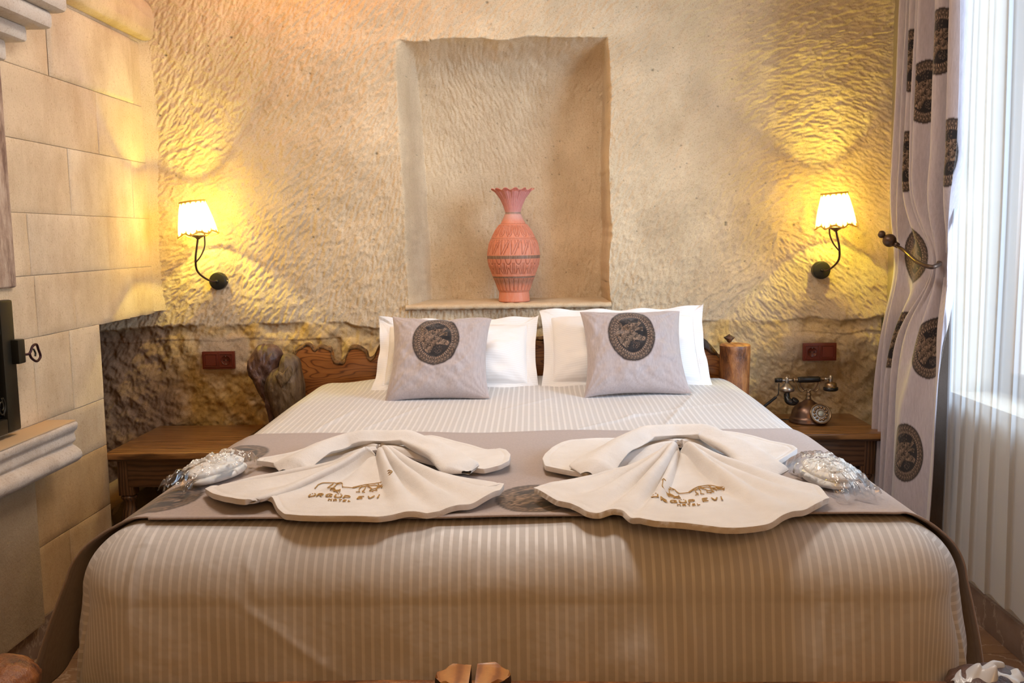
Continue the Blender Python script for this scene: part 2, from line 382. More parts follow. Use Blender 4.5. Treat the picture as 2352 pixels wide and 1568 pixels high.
# rough lower band: heavier lumps, set back under a ragged ledge
edge_z = 1.025+0.02*noise2((1, nx), 60, 9)+0.006*noise2((1, nx), 9, 10)
edge_z = edge_z + 0.0*GX
low = sstep(0.006, -0.006, GZ-edge_z)
lump = 0.014*noise2(H.shape, 26, 5)+0.009*noise2(H.shape, 12, 6)+0.0035*noise2(H.shape, 5, 8)
H = H*(1-0.35*low)+low*(lump-0.009)*np.where(GX > 0.9, 0.6, 0.85)
edge2 = 0.965+0.01*noise2((1, nx), 30, 19)
H += -0.006*sstep(0.004, -0.004, GZ-edge2)*((GX < -0.9) | (GX > 1.2))
H += -0.02*sstep(0.5, 0.3, GZ)
# specks / pits
pits = np.zeros_like(H)
spots = [(365,263),(1668,510),(1668,515),(1120,5),(380,125),(530,85),(920,850),(730,480),(865,352),(1825,515),(1500,160)]
for k in range(420):
    x, z = rng.uniform(XL, XR), rng.uniform(1.03, 2.6); spots.append((x, z, rng.uniform(0.0015, 0.0042)))
for sp in spots:
    if len(sp) == 2: q = aY(sp[0], sp[1], 4.3); x, z, r = q[0], q[2], 0.0065
    else: x, z, r = sp
    ix, iz = int((x-XL)/RES), int(z/RES); g = 5
    if ix < g or iz < g or ix > nx-g-1 or iz > nz-g-1: continue
    yy, xx = np.mgrid[-g+1:g, -g+1:g]*RES; k = np.clip(1.25-np.hypot(xx, yy*1.2)/r, 0, 1)
    pits[iz-g+1:iz+g, ix-g+1:ix+g] = np.maximum(pits[iz-g+1:iz+g, ix-g+1:ix+g], k)
H -= 0.006*pits
# colour
nA = noise2(H.shape, 90, 21); nB = noise2(H.shape, 28, 22); nC = noise2(H.shape, 9, 23)
base = np.array([0.73, 0.60, 0.415]); colr = np.ones(H.shape+(3,), np.float32)*base
colr *= (1+0.05*nA+0.04*nB)[..., None]
ochre = np.array([0.62, 0.42, 0.14]); brown = np.array([0.42, 0.255, 0.065]); grey = np.array([0.42, 0.33, 0.24])
band = low*sstep(0.90, 1.0, GZ+0.03*nB)
mk = np.clip(low*(0.62+0.5*nB+0.35*nA), 0, 0.9)
mk = mk*np.where(GX > 0.9, 0.55, 1.0)
colr = colr*(1-mk[..., None])+ochre*mk[..., None]
mk2 = np.clip(low*sstep(0.93, 0.72, GZ+0.06*nA)*(0.7+0.5*nC+0.3*nB), 0, 0.9)*np.where(GX > 0.9, 0.35, 1)
colr = colr*(1-mk2[..., None])+brown*mk2[..., None]
mk3 = np.clip(low*sstep(-1.55, -1.8, GX+0.05*nB)*0.9, 0, 1); colr = colr*(1-mk3[..., None])+np.array([0.26, 0.17, 0.12])*mk3[..., None]
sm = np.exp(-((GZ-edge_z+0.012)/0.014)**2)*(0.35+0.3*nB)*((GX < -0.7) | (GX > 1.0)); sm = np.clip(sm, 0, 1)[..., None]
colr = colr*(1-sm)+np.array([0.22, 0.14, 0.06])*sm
# mortar patches round the sockets
for (q1, q2, q3, q4) in ((-1.57, -1.33, 0.81, 0.99), (1.15, 1.30, 0.84, 0.97), (-1.30, -1.16, 0.86, 0.98)):
    pm = sstep(q1-.02, q1+.02, GX+0.012*nC)*sstep(q2+.02, q2-.02, GX+0.012*nC)*sstep(q3-.02, q3+.02, GZ+0.01*nC)*sstep(q4+.02, q4-.02, GZ+0.01*nB)
    H = H*(1-0.6*pm); pm = pm[..., None]*0.85; colr = colr*(1-pm)+np.array([0.62, 0.50, 0.36])*pm
colr *= (1-0.72*pits[..., None])
for k in range(3):   # grooves keep dust: slightly darker in the chisel cuts (surface dirt)
    pass
def samp(A, x, z):
    fx = np.clip((x-XL)/RES, 0, nx-1.001); fz = np.clip(z/RES, 0, nz-1.001)
    xi = fx.astype(int); zi = fz.astype(int); fx = (fx-xi); fz = (fz-zi)
    if A.ndim == 3: fx = fx[..., None]; fz = fz[..., None]
    return (A[zi, xi]*(1-fx)+A[zi, xi+1]*fx)*(1-fz)+(A[zi+1, xi]*(1-fx)+A[zi+1, xi+1]*fx)*fz
def coords(lo, hi, step, dense):
    out = []; x = lo
    while x < hi:
        out.append(x); st = step
        for a_, b_, s_ in dense:
            if a_ <= x < b_: st = s_
        x += st
    out.append(hi); return np.array(out)
gxs = coords(XL, XR, 0.0037, [(-0.585, -0.515, 0.0022), (0.338, 0.358, 0.0007)])
gzs = coords(0.0, ZT, 0.0037, [(1.108, 1.118, 0.0005), (2.22, 2.31, 0.002)])
gzs = gzs[(gzs < 2.7) | (np.arange(len(gzs)) % 6 == 0)]
WX, WZ = np.meshgrid(gxs, gzs)
wob = 0.006*samp(noise2(H.shape, 40, 31), WX, WZ)+0.002*samp(noise2(H.shape, 8, 32), WX, WZ)
wl = sstep(-0.590, -0.500, WX+wob*1.5+0.03*sstep(1.4, 2.3, WZ))
wl = np.clip((WX+wob+0.022*sstep(1.2, 2.2, WZ)+0.578)/0.07, 0, 1); wl = 0.25*wl+0.75*sstep(0, 1, wl)
wr = sstep(0.357, 0.340, WX+wob*1.2-0.001)
wt = np.sqrt(np.clip(1-np.clip((WZ+wob*1.3-1.72)/0.585, 0, 1)**2.2, 0, 1))*sstep(2.39, 2.23, WZ+wob)
wb = sstep(1.109, 1.116, WZ)
dep = 0.36*wl*wr*wt*wb
innich = wl*wr*wt*wb
YW = 4.30+dep-samp(H, WX, WZ)*(1-0.35*innich)
YW += 0.10*sstep(0.9, 1.15, WX)*sstep(0.95, 0.60, WZ)
YW += 0.03*sstep(1.45, 1.62, WX)*sstep(2.6, 2.0, WZ)*0
WC = samp(colr, WX, WZ)
P = np.stack([WX, YW, WZ], -1)[:, ::-1]
gridmesh('wall_back', P, mt_wall, None, WC[:, ::-1])['kind'] = 'structure'

# niche sill slab
bm = bmesh.new()
N_ = 60; pr = []
def wallH(x, z): return float(4.3-samp(H, np.array([x]), np.array([z]))[0])
rows = []
for i in range(N_+1):
    x = -0.585+0.945*i/N_; j = 0.004*math.sin(i*1.7)+0.003*math.sin(i*4.1)+0.002*random.random()
    rows.append([(x, 4.70, 1.121), (x, 4.32, 1.119+0.3*j), (x, 4.285+j, 1.116+0.3*j), (x, 4.280+j, 1.109), (x, 4.279+j*.5, 1.098+0.3*j), (x, 4.33, 1.090)])
gridmesh('trim_1', np.array(rows), mt_carved, None, smooth=True)['kind'] = 'structure'
bpy.data.objects['trim_1'].data.materials[0] = m_stone('niche_sill_plaster', (0.70, 0.56, 0.38), spk=0.3, bs=0.6)
bm.free()

# ---------------------------------------------------------------- left wall: coursed blocks, masonry ends above the recess
wl_root = box('wall_left', -2.25, -1.746, -1.1, 3.705, 0, 3.02, mt_plaster, None, 0)
wl_root['kind'] = 'structure'
box('upper_masonry', -2.25, -1.746, 3.70, 4.36, 1.105, 3.02, mt_plaster, wl_root, 0.0)
# recess side wall and plinth below the masonry
def rough_panel(name, x0, y0, y1, z0, z1, mat, parent, seed, amp=0.012, colf=None):
    n_, m_ = int((y1-y0)/0.01)+2, int((z1-z0)/0.01)+2
    y = np.linspace(y0, y1, n_); z = np.linspace(z0, z1, m_)
    Z_, Y_ = np.meshgrid(z, y); h = amp*noise2((n_, m_), 9, seed)+amp*0.5*noise2((n_, m_), 3.5, seed+1)
    Pp = np.stack([x0+h, Y_, Z_], -1); return gridmesh(name, Pp, mat, parent)
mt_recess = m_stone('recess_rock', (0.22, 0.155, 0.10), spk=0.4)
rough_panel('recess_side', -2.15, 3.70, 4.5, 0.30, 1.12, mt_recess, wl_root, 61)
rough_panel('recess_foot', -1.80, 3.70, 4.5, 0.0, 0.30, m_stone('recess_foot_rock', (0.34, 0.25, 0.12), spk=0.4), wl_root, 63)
box('plinth_ledge', -2.0, -1.80, 3.70, 4.45, 0.27, 0.305, m_stone('ledge_rock', (0.5, 0.37, 0.2)), wl_root, 0.006)
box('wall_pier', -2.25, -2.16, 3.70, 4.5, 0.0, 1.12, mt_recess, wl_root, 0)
def block(y0, y1, z0, z1, mat, proud=0.0, bev=0.004, seed=0, rag=0.0):
    g = 0.0006; st = 0.03
    ny = max(3, int((y1-y0)/st)+2); nz_ = max(3, int((z1-z0)/st)+2)
    y = np.linspace(y0+g, y1-g, ny); z = np.linspace(z0+g, z1-g, nz_)
    y = np.r_[y[0], y[0]+bev*.3, y[0]+bev, y[1:-1], y[-1]-bev, y[-1]-bev*.3, y[-1]]; z = np.r_[z[0], z[0]+bev*.3, z[0]+bev, z[1:-1], z[-1]-bev, z[-1]-bev*.3, z[-1]]
    n_, m_ = len(y), len(z); Y_, Z_ = np.meshgrid(y, z, indexing='ij')
    h = 0.0014*noise2((n_, m_), 4, seed)+proud
    e = np.zeros((n_, m_)); e[0] = e[-1] = 1; e[:, 0] = e[:, -1] = 1
    e2 = np.zeros((n_, m_)); e2[1] = e2[-2] = 1; e2[:, 1] = e2[:, -2] = 1; e2[e > 0] = 0
    X_ = -1.742+h; X_ = np.where(e > 0, -1.7436+proud*0.2, X_); X_ = np.where(e2 > 0, X_-bev*.3, X_)
    if rag: Z_ = Z_+np.where(np.arange(m_)[None, :] < 3, rag*noise2((n_, m_), 1.5, seed+5), 0)
    return gridmesh('stone_block', np.stack([X_, Y_, Z_], -1), mat, wl_root)
zr = [0.115, 0.363, 0.61, 0.80, 1.10, 1.315, 1.531, 1.78, 2.028, 2.31, 2.62]
vj = {0: [1.6, 2.2, 2.86, 3.36, 3.705], 1: [1.9, 2.5, 3.10, 3.705], 2: [1.6, 2.2, 2.9, 3.705], 3: [1.6, 2.3, 2.9, 3.20, 3.46, 3.705],
      4: [1.7, 2.3, 2.9, 3.24, 3.52, 4.32], 5: [1.9, 2.5, 3.22, 3.83, 4.32], 6: [1.8, 2.4, 3.0, 3.54, 4.10, 4.32], 7: [1.9, 2.6, 3.12, 3.80, 4.32], 8: [2.0, 2.7, 3.44, 4.16, 4.32], 9: [2.2, 2.9, 3.6, 4.32]}
for r in range(10):
    js = vj[r]; ys = [-1.1, -0.3, 0.5, 1.1]+js
    for k in range(len(ys)-1):
        y0, y1 = ys[k], ys[k+1]; mat = mt_blocks[(r*3+k*2) % 5]; pr_ = 0.0008*((r+k) % 3); bv = 0.0022
        if r == 8 and abs(y1-4.16) < .01: pr_ = 0.010; bv = 0.016; mat = mt_blocks[2]
        if r == 5 and abs(y0-3.22) < .01: mat = mt_blocks[2]
        mat = mt_blocks[5+(k % 2)] if r < 2 else (mt_blocks[7] if r == 2 else mat)  # lowest courses darker brown: stain and the bed's shade in one tone
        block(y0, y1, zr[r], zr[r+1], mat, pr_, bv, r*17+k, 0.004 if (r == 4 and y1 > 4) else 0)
# rounded plaster fillet between masonry and chiselled rock
fz = np.linspace(1.11, 2.62, 90); fa = np.linspace(0, PI/2, 9)
A_, Z_ = np.meshgrid(fa, fz); rr_ = 0.11+0.014*noise2(A_.shape, 22, 77)
Pf = np.stack([-1.752+rr_*(1-np.cos(A_))*1.0, 4.325-rr_*(1-np.sin(A_)), Z_+0.0*A_], -1)
gridmesh('corner_fillet', Pf, m_stone('corner_plaster', (0.66, 0.54, 0.39)), wl_root)

def extrude(name, prof, y0, y1, mat, parent=None, step=0.02, rough=0.002, seed=0, taper=None):
    p = smooth1(resample(prof, 60), 1); n_ = max(2, int((y1-y0)/step)); ys = np.linspace(y0, y1, n_)
    P_ = np.zeros((n_+2, 60, 3)); nn = noise2((n_, 60), 3, seed)*rough+noise2((n_, 60), 9, seed+2)*rough*1.6
    for i, yy in enumerate(ys): P_[i+1, :, 0] = p[:, 0]+nn[i]; P_[i+1, :, 2] = p[:, 1]+nn[i]*0.5; P_[i+1, :, 1] = yy
    for e, src in ((0, 1), (-1, -2)):
        P_[e] = P_[src]; P_[e, :, 0] = p[:, 0].min(); P_[e, :, 2] = p[:, 1].mean()
    o = gridmesh(name, P_, mat, parent); o.data.set_sharp_from_angle(angle=0.75); return o
# stone beam high on the left wall
bmr = extrude('stone_beam', [(-1.80, 2.335), (-1.73, 2.322), (-1.70, 2.33), (-1.688, 2.36), (-1.684, 2.42), (-1.69, 2.455), (-1.71, 2.49), (-1.75, 2.51), (-1.80, 2.52)], 2.9, 4.34, mt_blocks[0], None, seed=5)
tag(bmr, 'long rounded stone beam running high along the left wall into the back wall', 'beam')
# fireplace hood mouldings
hood = empty('fireplace_hood', (-1.74, 2.4, 2.0), 0, 'carved stepped stone hood of the fireplace at the upper left corner', 'fireplace')
def hoodpart(x, y1, z0, z1, mat, nm='hood_course', bev=0.018):
    o = box(nm, -1.80, x, 0.9, y1, z0, z1, mat, hood, bev, 4); o.matrix_parent_inverse = Matrix.Translation((1.74, -2.4, -2.0)); return o
mt_hood = m_stone('hood_stone', (0.62, 0.57, 0.52), spk=0.6, bs=0.7)
hoodpart(-1.66, 3.165, 2.086, 2.142, mt_hood, bev=0.024)
hoodpart(-1.60, 3.222, 2.138, 2.20, mt_hood, bev=0.028)
hoodpart(-1.565, 3.265, 2.198, 2.30, mt_hood, bev=0.035)
hoodpart(-1.55, 3.36, 2.30, 2.62, mt_hood, bev=0.03)
hoodpart(-1.71, 3.12, 2.02, 2.09, mt_hood, bev=0.02)
o = box('smoke_stained_jamb', -1.80, -1.724, 2.2, 3.10, 1.28, 2.01, mt_stain, hood, 0.012, 3); o.matrix_parent_inverse = Matrix.Translation((1.74, -2.4, -2.0))
# stove door
door = empty('stove_door', (-1.735, 2.7, 0.82), 0, 'black framed iron stove door with mesh panel set in the left wall', 'stove door')
def dp(nm, x0, x1, y0, y1, z0, z1, mat, bev=0.004, par=None):
    o = box(nm, x0, x1, y0, y1, z0, z1, mat, par or door, bev)
    if par is None: o.matrix_parent_inverse = Matrix.Translation((1.735, -2.7, -0.82))
    return o
mt_iron = m_simple('cast_iron', (0.035, 0.032, 0.024), 0.4, 0.6)
fy0, fy1, fz0, fz1 = 2.35, 3.02, 0.815, 1.245
for a_ in ((fy1-0.075, fy1, fz0, fz1), (fy0, fy0+0.075, fz0, fz1), (fy0+.075, fy1-.075, fz1-0.05, fz1), (fy0+.075, fy1-.075, fz0, fz0+0.05)):
    dp('frame_bar', -1.735, -1.70, *a_, mt_iron, 0.008)
dp('backing', -1.742, -1.73, fy0+.02, fy1-.02, fz0+.02, fz1-.02, mt_darkgap, 0)
bm = bmesh.new()
for i in range(70):
    y = fy0+0.08+i*(fy1-fy0-0.16)/69
    bmesh.ops.create_cube(bm, size=1, matrix=Matrix.Translation((-1.724, y, (fz0+fz1)/2)) @ Matrix.Diagonal((0.003, 0.0022, fz1-fz0-0.1, 1)))
for i in range(48):
    z = fz0+0.055+i*(fz1-fz0-0.11)/47
    bmesh.ops.create_cube(bm, size=1, matrix=Matrix.Translation((-1.722, (fy0+fy1)/2, z)) @ Matrix.Diagonal((0.003, fy1-fy0-0.15, 0.0022, 1)))
o = bmobj('wire_mesh', bm, m_simple('mesh_steel', (0.05, 0.05, 0.05), 0.4, 0.8), door, smooth=False); o['kind'] = 'stuff'; o.matrix_parent_inverse = Matrix.Translation((1.735, -2.7, -0.82))
def dtube(nm, pts, r, mat): o = tube(nm, pts, r, mat, door); o.matrix_parent_inverse = Matrix.Translation((1.735, -2.7, -0.82)); return o
for zz, sg in ((fz1-0.09, 1), (fz0+0.09, -1)):
    c0 = (-1.708, fy1-0.10, zz)
    dtube('scroll_ornament', [(c0[0], c0[1]+0.02*math.cos(t)*(1-t/12)+0.006, c0[2]+sg*(0.028*math.sin(t)*(1-t/12))) for t in np.linspace(-1.2, 8, 16)], 0.003, mt_iron)
    dtube('scroll_ornament', [(c0[0], c0[1]+0.014, c0[2]+sg*0.03), (c0[0], c0[1]+0.016, c0[2]), (c0[0], c0[1]+0.006, c0[2]-sg*0.03)], 0.003, mt_iron)
dp('latch_body', -1.71, -1.675, fy1-0.03, fy1+0.012, 1.035, 1.115, mt_iron, 0.006)
dtube('latch_hook', [(-1.69, fy1, 1.065), (-1.675, fy1+.03, 1.062), (-1.672, fy1+.05, 1.085), (-1.672, fy1+.075, 1.088), (-1.672, fy1+.085, 1.07), (-1.672, fy1+.095, 1.045), (-1.672, fy1+.07, 1.032), (-1.675, fy1+.045, 1.045), (-1.675, fy1+.035, 1.06)], 0.0042, m_simple('purple_iron', (0.05, 0.02, 0.025), 0.4, 0.7))
dtube('latch_curl', [(-1.672, fy1+.055, 1.075), (-1.672, fy1+.065, 1.06), (-1.672, fy1+.062, 1.05)], 0.003, mt_iron)
# hearth shelf
shelf = extrude('hearth_shelf', [(-1.76, 0.795), (-1.64, 0.795), (-1.632, 0.788), (-1.636, 0.765), (-1.65, 0.755), (-1.645, 0.735), (-1.642, 0.725), (-1.66, 0.712), (-1.64, 0.705), (-1.622, 0.685), (-1.622, 0.665), (-1.645, 0.645), (-1.68, 0.638), (-1.76, 0.636)], 1.0, 3.262, mt_carved, None, 0.02, 0.0022, 90)
tag(shelf, 'pale carved stone hearth shelf with moulded front edge below the iron door', 'shelf')
box('shelf_top_board', -1.76, -1.638, 1.0, 3.258, 0.793, 0.799, m_simple('shelf_plaster', (0.55, 0.38, 0.22), 0.8), shelf, 0.002)
bk = box('hearth_corbel', -1.80, -1.70, 1.0, 3.08, 0.12, 0.642, m_stone('grey_hearth_stone', (0.38, 0.29, 0.19)), shelf, 0.01)
# ---------------------------------------------------------------- other shell
def struct(name, *a, mat=mt_plaster, bev=0.0): o = box(name, *a, mat, None, bev); o['kind'] = 'structure'; return o
struct('ceiling', -2.3, 1.9, -1.15, 4.75, 3.0, 3.1)
struct('wall_rear', -2.3, 1.9, -1.2, -1.1, 0, 3.0, mat=mt_recess)
wr_ = struct('wall_right', 1.615, 1.90, 3.62, 4.62, 0, 3.0, mat=m_stone('reveal_stone', (0.34, 0.28, 0.21), spk=0.2, bs=0.4))
box('wall_segment', 1.615, 1.90, -1.1, 1.95, 0, 3.0, mt_plaster, wr_, 0)
box('wall_segment', 1.615, 1.90, 1.95, 3.62, 0, 0.80, mt_plaster, wr_, 0)
box('wall_segment', 1.615, 1.90, 1.95, 3.62, 2.75, 3.0, mt_plaster, wr_, 0)
win = struct('window_1', 1.80, 1.84, 1.95, 2.03, 0.80, 2.75, mat=m_simple('window_frame_wood', (0.10, 0.05, 0.025), 0.45))
wm = win.data.materials[0]
for a_ in ((2.03, 3.62, 0.80, 0.88), (2.03, 3.62, 2.67, 2.75), (3.54, 3.62, 0.88, 2.67), (2.75, 2.83, 0.88, 2.67)): box('frame_bar', 1.80, 1.84, *a_, wm, win, 0.004)
def m_glass():
    m = bpy.data.materials.new('window_glass'); m.use_nodes = True; t = m.node_tree; n = t.nodes; n.remove(n['Principled BSDF'])
    tp = n.new('ShaderNodeBsdfTransparent'); tp.inputs[0].default_value = (0.96, 0.98, 0.97, 1); gl = n.new('ShaderNodeBsdfGlossy'); gl.inputs['Roughness'].default_value = 0.02
    a = n.new('ShaderNodeMixShader'); a.inputs[0].default_value = 0.06; t.links.new(tp.outputs[0], a.inputs[1]); t.links.new(gl.outputs[0], a.inputs[2]); t.links.new(a.outputs[0], n['Material Output'].inputs[0]); return m
mg = m_glass(); box('pane', 1.815, 1.821, 2.04, 2.74, 0.89, 2.66, mg, win, 0); box('pane', 1.815, 1.821, 2.84, 3.53, 0.89, 2.66, mg, win, 0)
fl = struct('floor', -2.3, 1.95, -1.15, 4.7, -0.05, -0.012, mat=mt_grout)
for i in range(7):
    for j in range(10):
        x0 = -2.28+i*0.6; y0 = -1.14+j*0.6
        o = box('floor_tile', x0+.0015, min(x0+.5985, 1.94), y0+.0015, min(y0+.5985, 4.69), -0.012, 0, mt_marble, fl, 0.0012, 1)
for nm, x0, x1, segs in (('baseboard_left', -1.765, -1.733, [(-1.1, 0.1), (0.1, 1.3), (1.3, 2.5), (2.5, 3.705)]), ('baseboard_right', 1.600, 1.62, [(-1.1, 0.4), (0.4, 1.6), (1.6, 2.8), (2.8, 4.0)])):
    r_ = empty(nm); r_['kind'] = 'structure'
    for a_, b_ in segs: box('skirting_slab', x0, x1, a_+.001, b_-.001, 0.0, 0.118, mt_marble2, r_, 0.003)

# ---------------------------------------------------------------- vase
vs = empty('vase', (-0.088, 4.42, 1.1205), 0, 'tall pink terracotta vase with carved bands and frilled lip standing in the niche', 'vase')
prof = [(0.0, 0.0), (0.070, 0.0), (0.074, 0.004), (0.072, 0.03), (0.070, 0.046), (0.074, 0.05), (0.076, 0.055), (0.088, 0.09), (0.099, 0.115), (0.101, 0.12), (0.103, 0.13), (0.119, 0.17), (0.124, 0.20), (0.1245, 0.212), (0.124, 0.225), (0.117, 0.27), (0.108, 0.292), (0.104, 0.298), (0.101, 0.305), (0.086, 0.335), (0.067, 0.360), (0.058, 0.366), (0.048, 0.385), (0.040, 0.405), (0.036, 0.412), (0.036, 0.418), (0.044, 0.445), (0.060, 0.480), (0.082, 0.512), (0.097, 0.522), (0.094, 0.524), (0.075, 0.505), (0.054, 0.475), (0.036, 0.44), (0.030, 0.40), (0.03, 0.30)]
na, nr = 360, 420
pz = resample(np.array(prof), nr); th = np.linspace(0, 2*PI, na, endpoint=False); TH, _ = np.meshgrid(th, np.arange(nr))
R_ = pz[:, 0][:, None]*np.ones(na); Z_ = pz[:, 1][:, None]*np.ones(na); outer = (np.arange(nr) < np.argmax(pz[:, 1]))[:, None]
def saw(x): return x-np.floor(x)
def groove(d, w_): return np.clip(1-np.abs(d)/w_, 0, 1)
g = np.zeros_like(R_)
z1 = (Z_ > 0.303) & (Z_ < 0.357) & outer; t = (Z_-0.303)/0.054; k = 16; u = (saw(TH*k/(2*PI))-0.5)
arch = np.abs(np.abs(u)-0.36*np.minimum(1, np.sqrt(np.clip(t/0.35, 0, 1)))); g += z1*groove(arch, 0.09); g += z1*groove(np.abs(u)-0.14*np.minimum(1, np.sqrt(np.clip((t-.15)/0.35, 0, 1))), 0.07)*(t > .15)
z2 = (Z_ > 0.222) & (Z_ < 0.288) & outer; t = (Z_-0.222)/0.066; k = 15; u = saw(TH*k/(2*PI))
g += z2*np.maximum.reduce([groove(u-0.08, 0.06), groove(u-0.62*t-0.35, 0.06)*(t < .95), groove(u-0.62*t-0.12, 0.05)*(t < 0.85), groove(u-0.45, 0.05)*(t > 0.5), groove(u-0.75, 0.05)*(t > 0.45)])
z3 = (Z_ > 0.132) & (Z_ < 0.200) & outer; t = (Z_-0.132)/0.068; k = 16; u = (saw(TH*k/(2*PI))-0.5)
g += z3*np.maximum.reduce([groove(np.hypot(u*0.9, (t-1)*0.7)-0.24, 0.05)*(t > .55), groove(np.abs(u)-0.42, 0.06)*(t < .75), groove(np.abs(u)-0.26*(1-t/0.45), 0.07)*(t < .42), groove(np.abs(u)-0.2, 0.04)*(t > 0.3)*(t < 0.65)])
z4 = (Z_ > 0.056) & (Z_ < 0.112) & outer; u = saw(TH*26/(2*PI))-0.5; g += z4*groove(u, 0.16)*0.9
z5 = (Z_ > 0.42) & outer; u = saw(TH*40/(2*PI))-0.5; g += z5*groove(u, 0.3)*0.35
g += outer*(groove(Z_-0.118, 0.002)+groove(Z_-0.2965, 0.0018)+groove(Z_-0.364, 0.0015)+groove(Z_-0.052, 0.002)+groove(Z_-0.290, 0.0015))*0.8
g = np.clip(g, 0, 1); R_ = R_-0.0034*g
fr = sstep(0.46, 0.522, Z_); R_ = R_*(1+0.07*fr*np.cos(13*TH)); Z_ = Z_+0.0045*fr*np.sin(13*TH+1.0)
c = np.ones(R_.shape+(3,))*np.array([0.60, 0.205, 0.115])
rt = sstep(0.36, 0.42, Z_)[..., None]; c = c*(1-rt)+np.array([0.62, 0.25, 0.22])*rt
cg = g[..., None]; c = c*(1.12-0.12*cg); c = c*(1-0.8*cg)+np.array([0.26, 0.06, 0.025])*0.8*cg
brn = (((Z_ > 0.203) & (Z_ < 0.217)) | ((Z_ > 0.408) & (Z_ < 0.417)) | ((Z_ > 0.114) & (Z_ < 0.122))) & outer
c = np.where(brn[..., None], np.array([0.20, 0.11, 0.07]), c)
lw = (sstep(0.10, 0.085, Z_)*outer)[..., None]; mid = (np.exp(-((Z_-0.098)/0.018)**2)*outer)[..., None]*0.7
c = c*(1-mid)+np.array([0.26, 0.13, 0.08])*mid; nk = (np.exp(-((Z_-0.40)/0.02)**2)*outer)[..., None]*0.5; c = c*(1-nk)+np.array([0.62, 0.40, 0.32])*nk
rim = (Z_ > 0.512)[..., None]*np.clip(0.5+0.5*np.sin(13*TH+1.0), 0, 1)[..., None]*0.7; c = c*(1-rim)+np.array([0.62, 0.14, 0.07])*rim
gridmesh('body', np.stack([R_*np.cos(TH), R_*np.sin(TH), Z_], -1), mt_vase, vs, c, close_v=True)

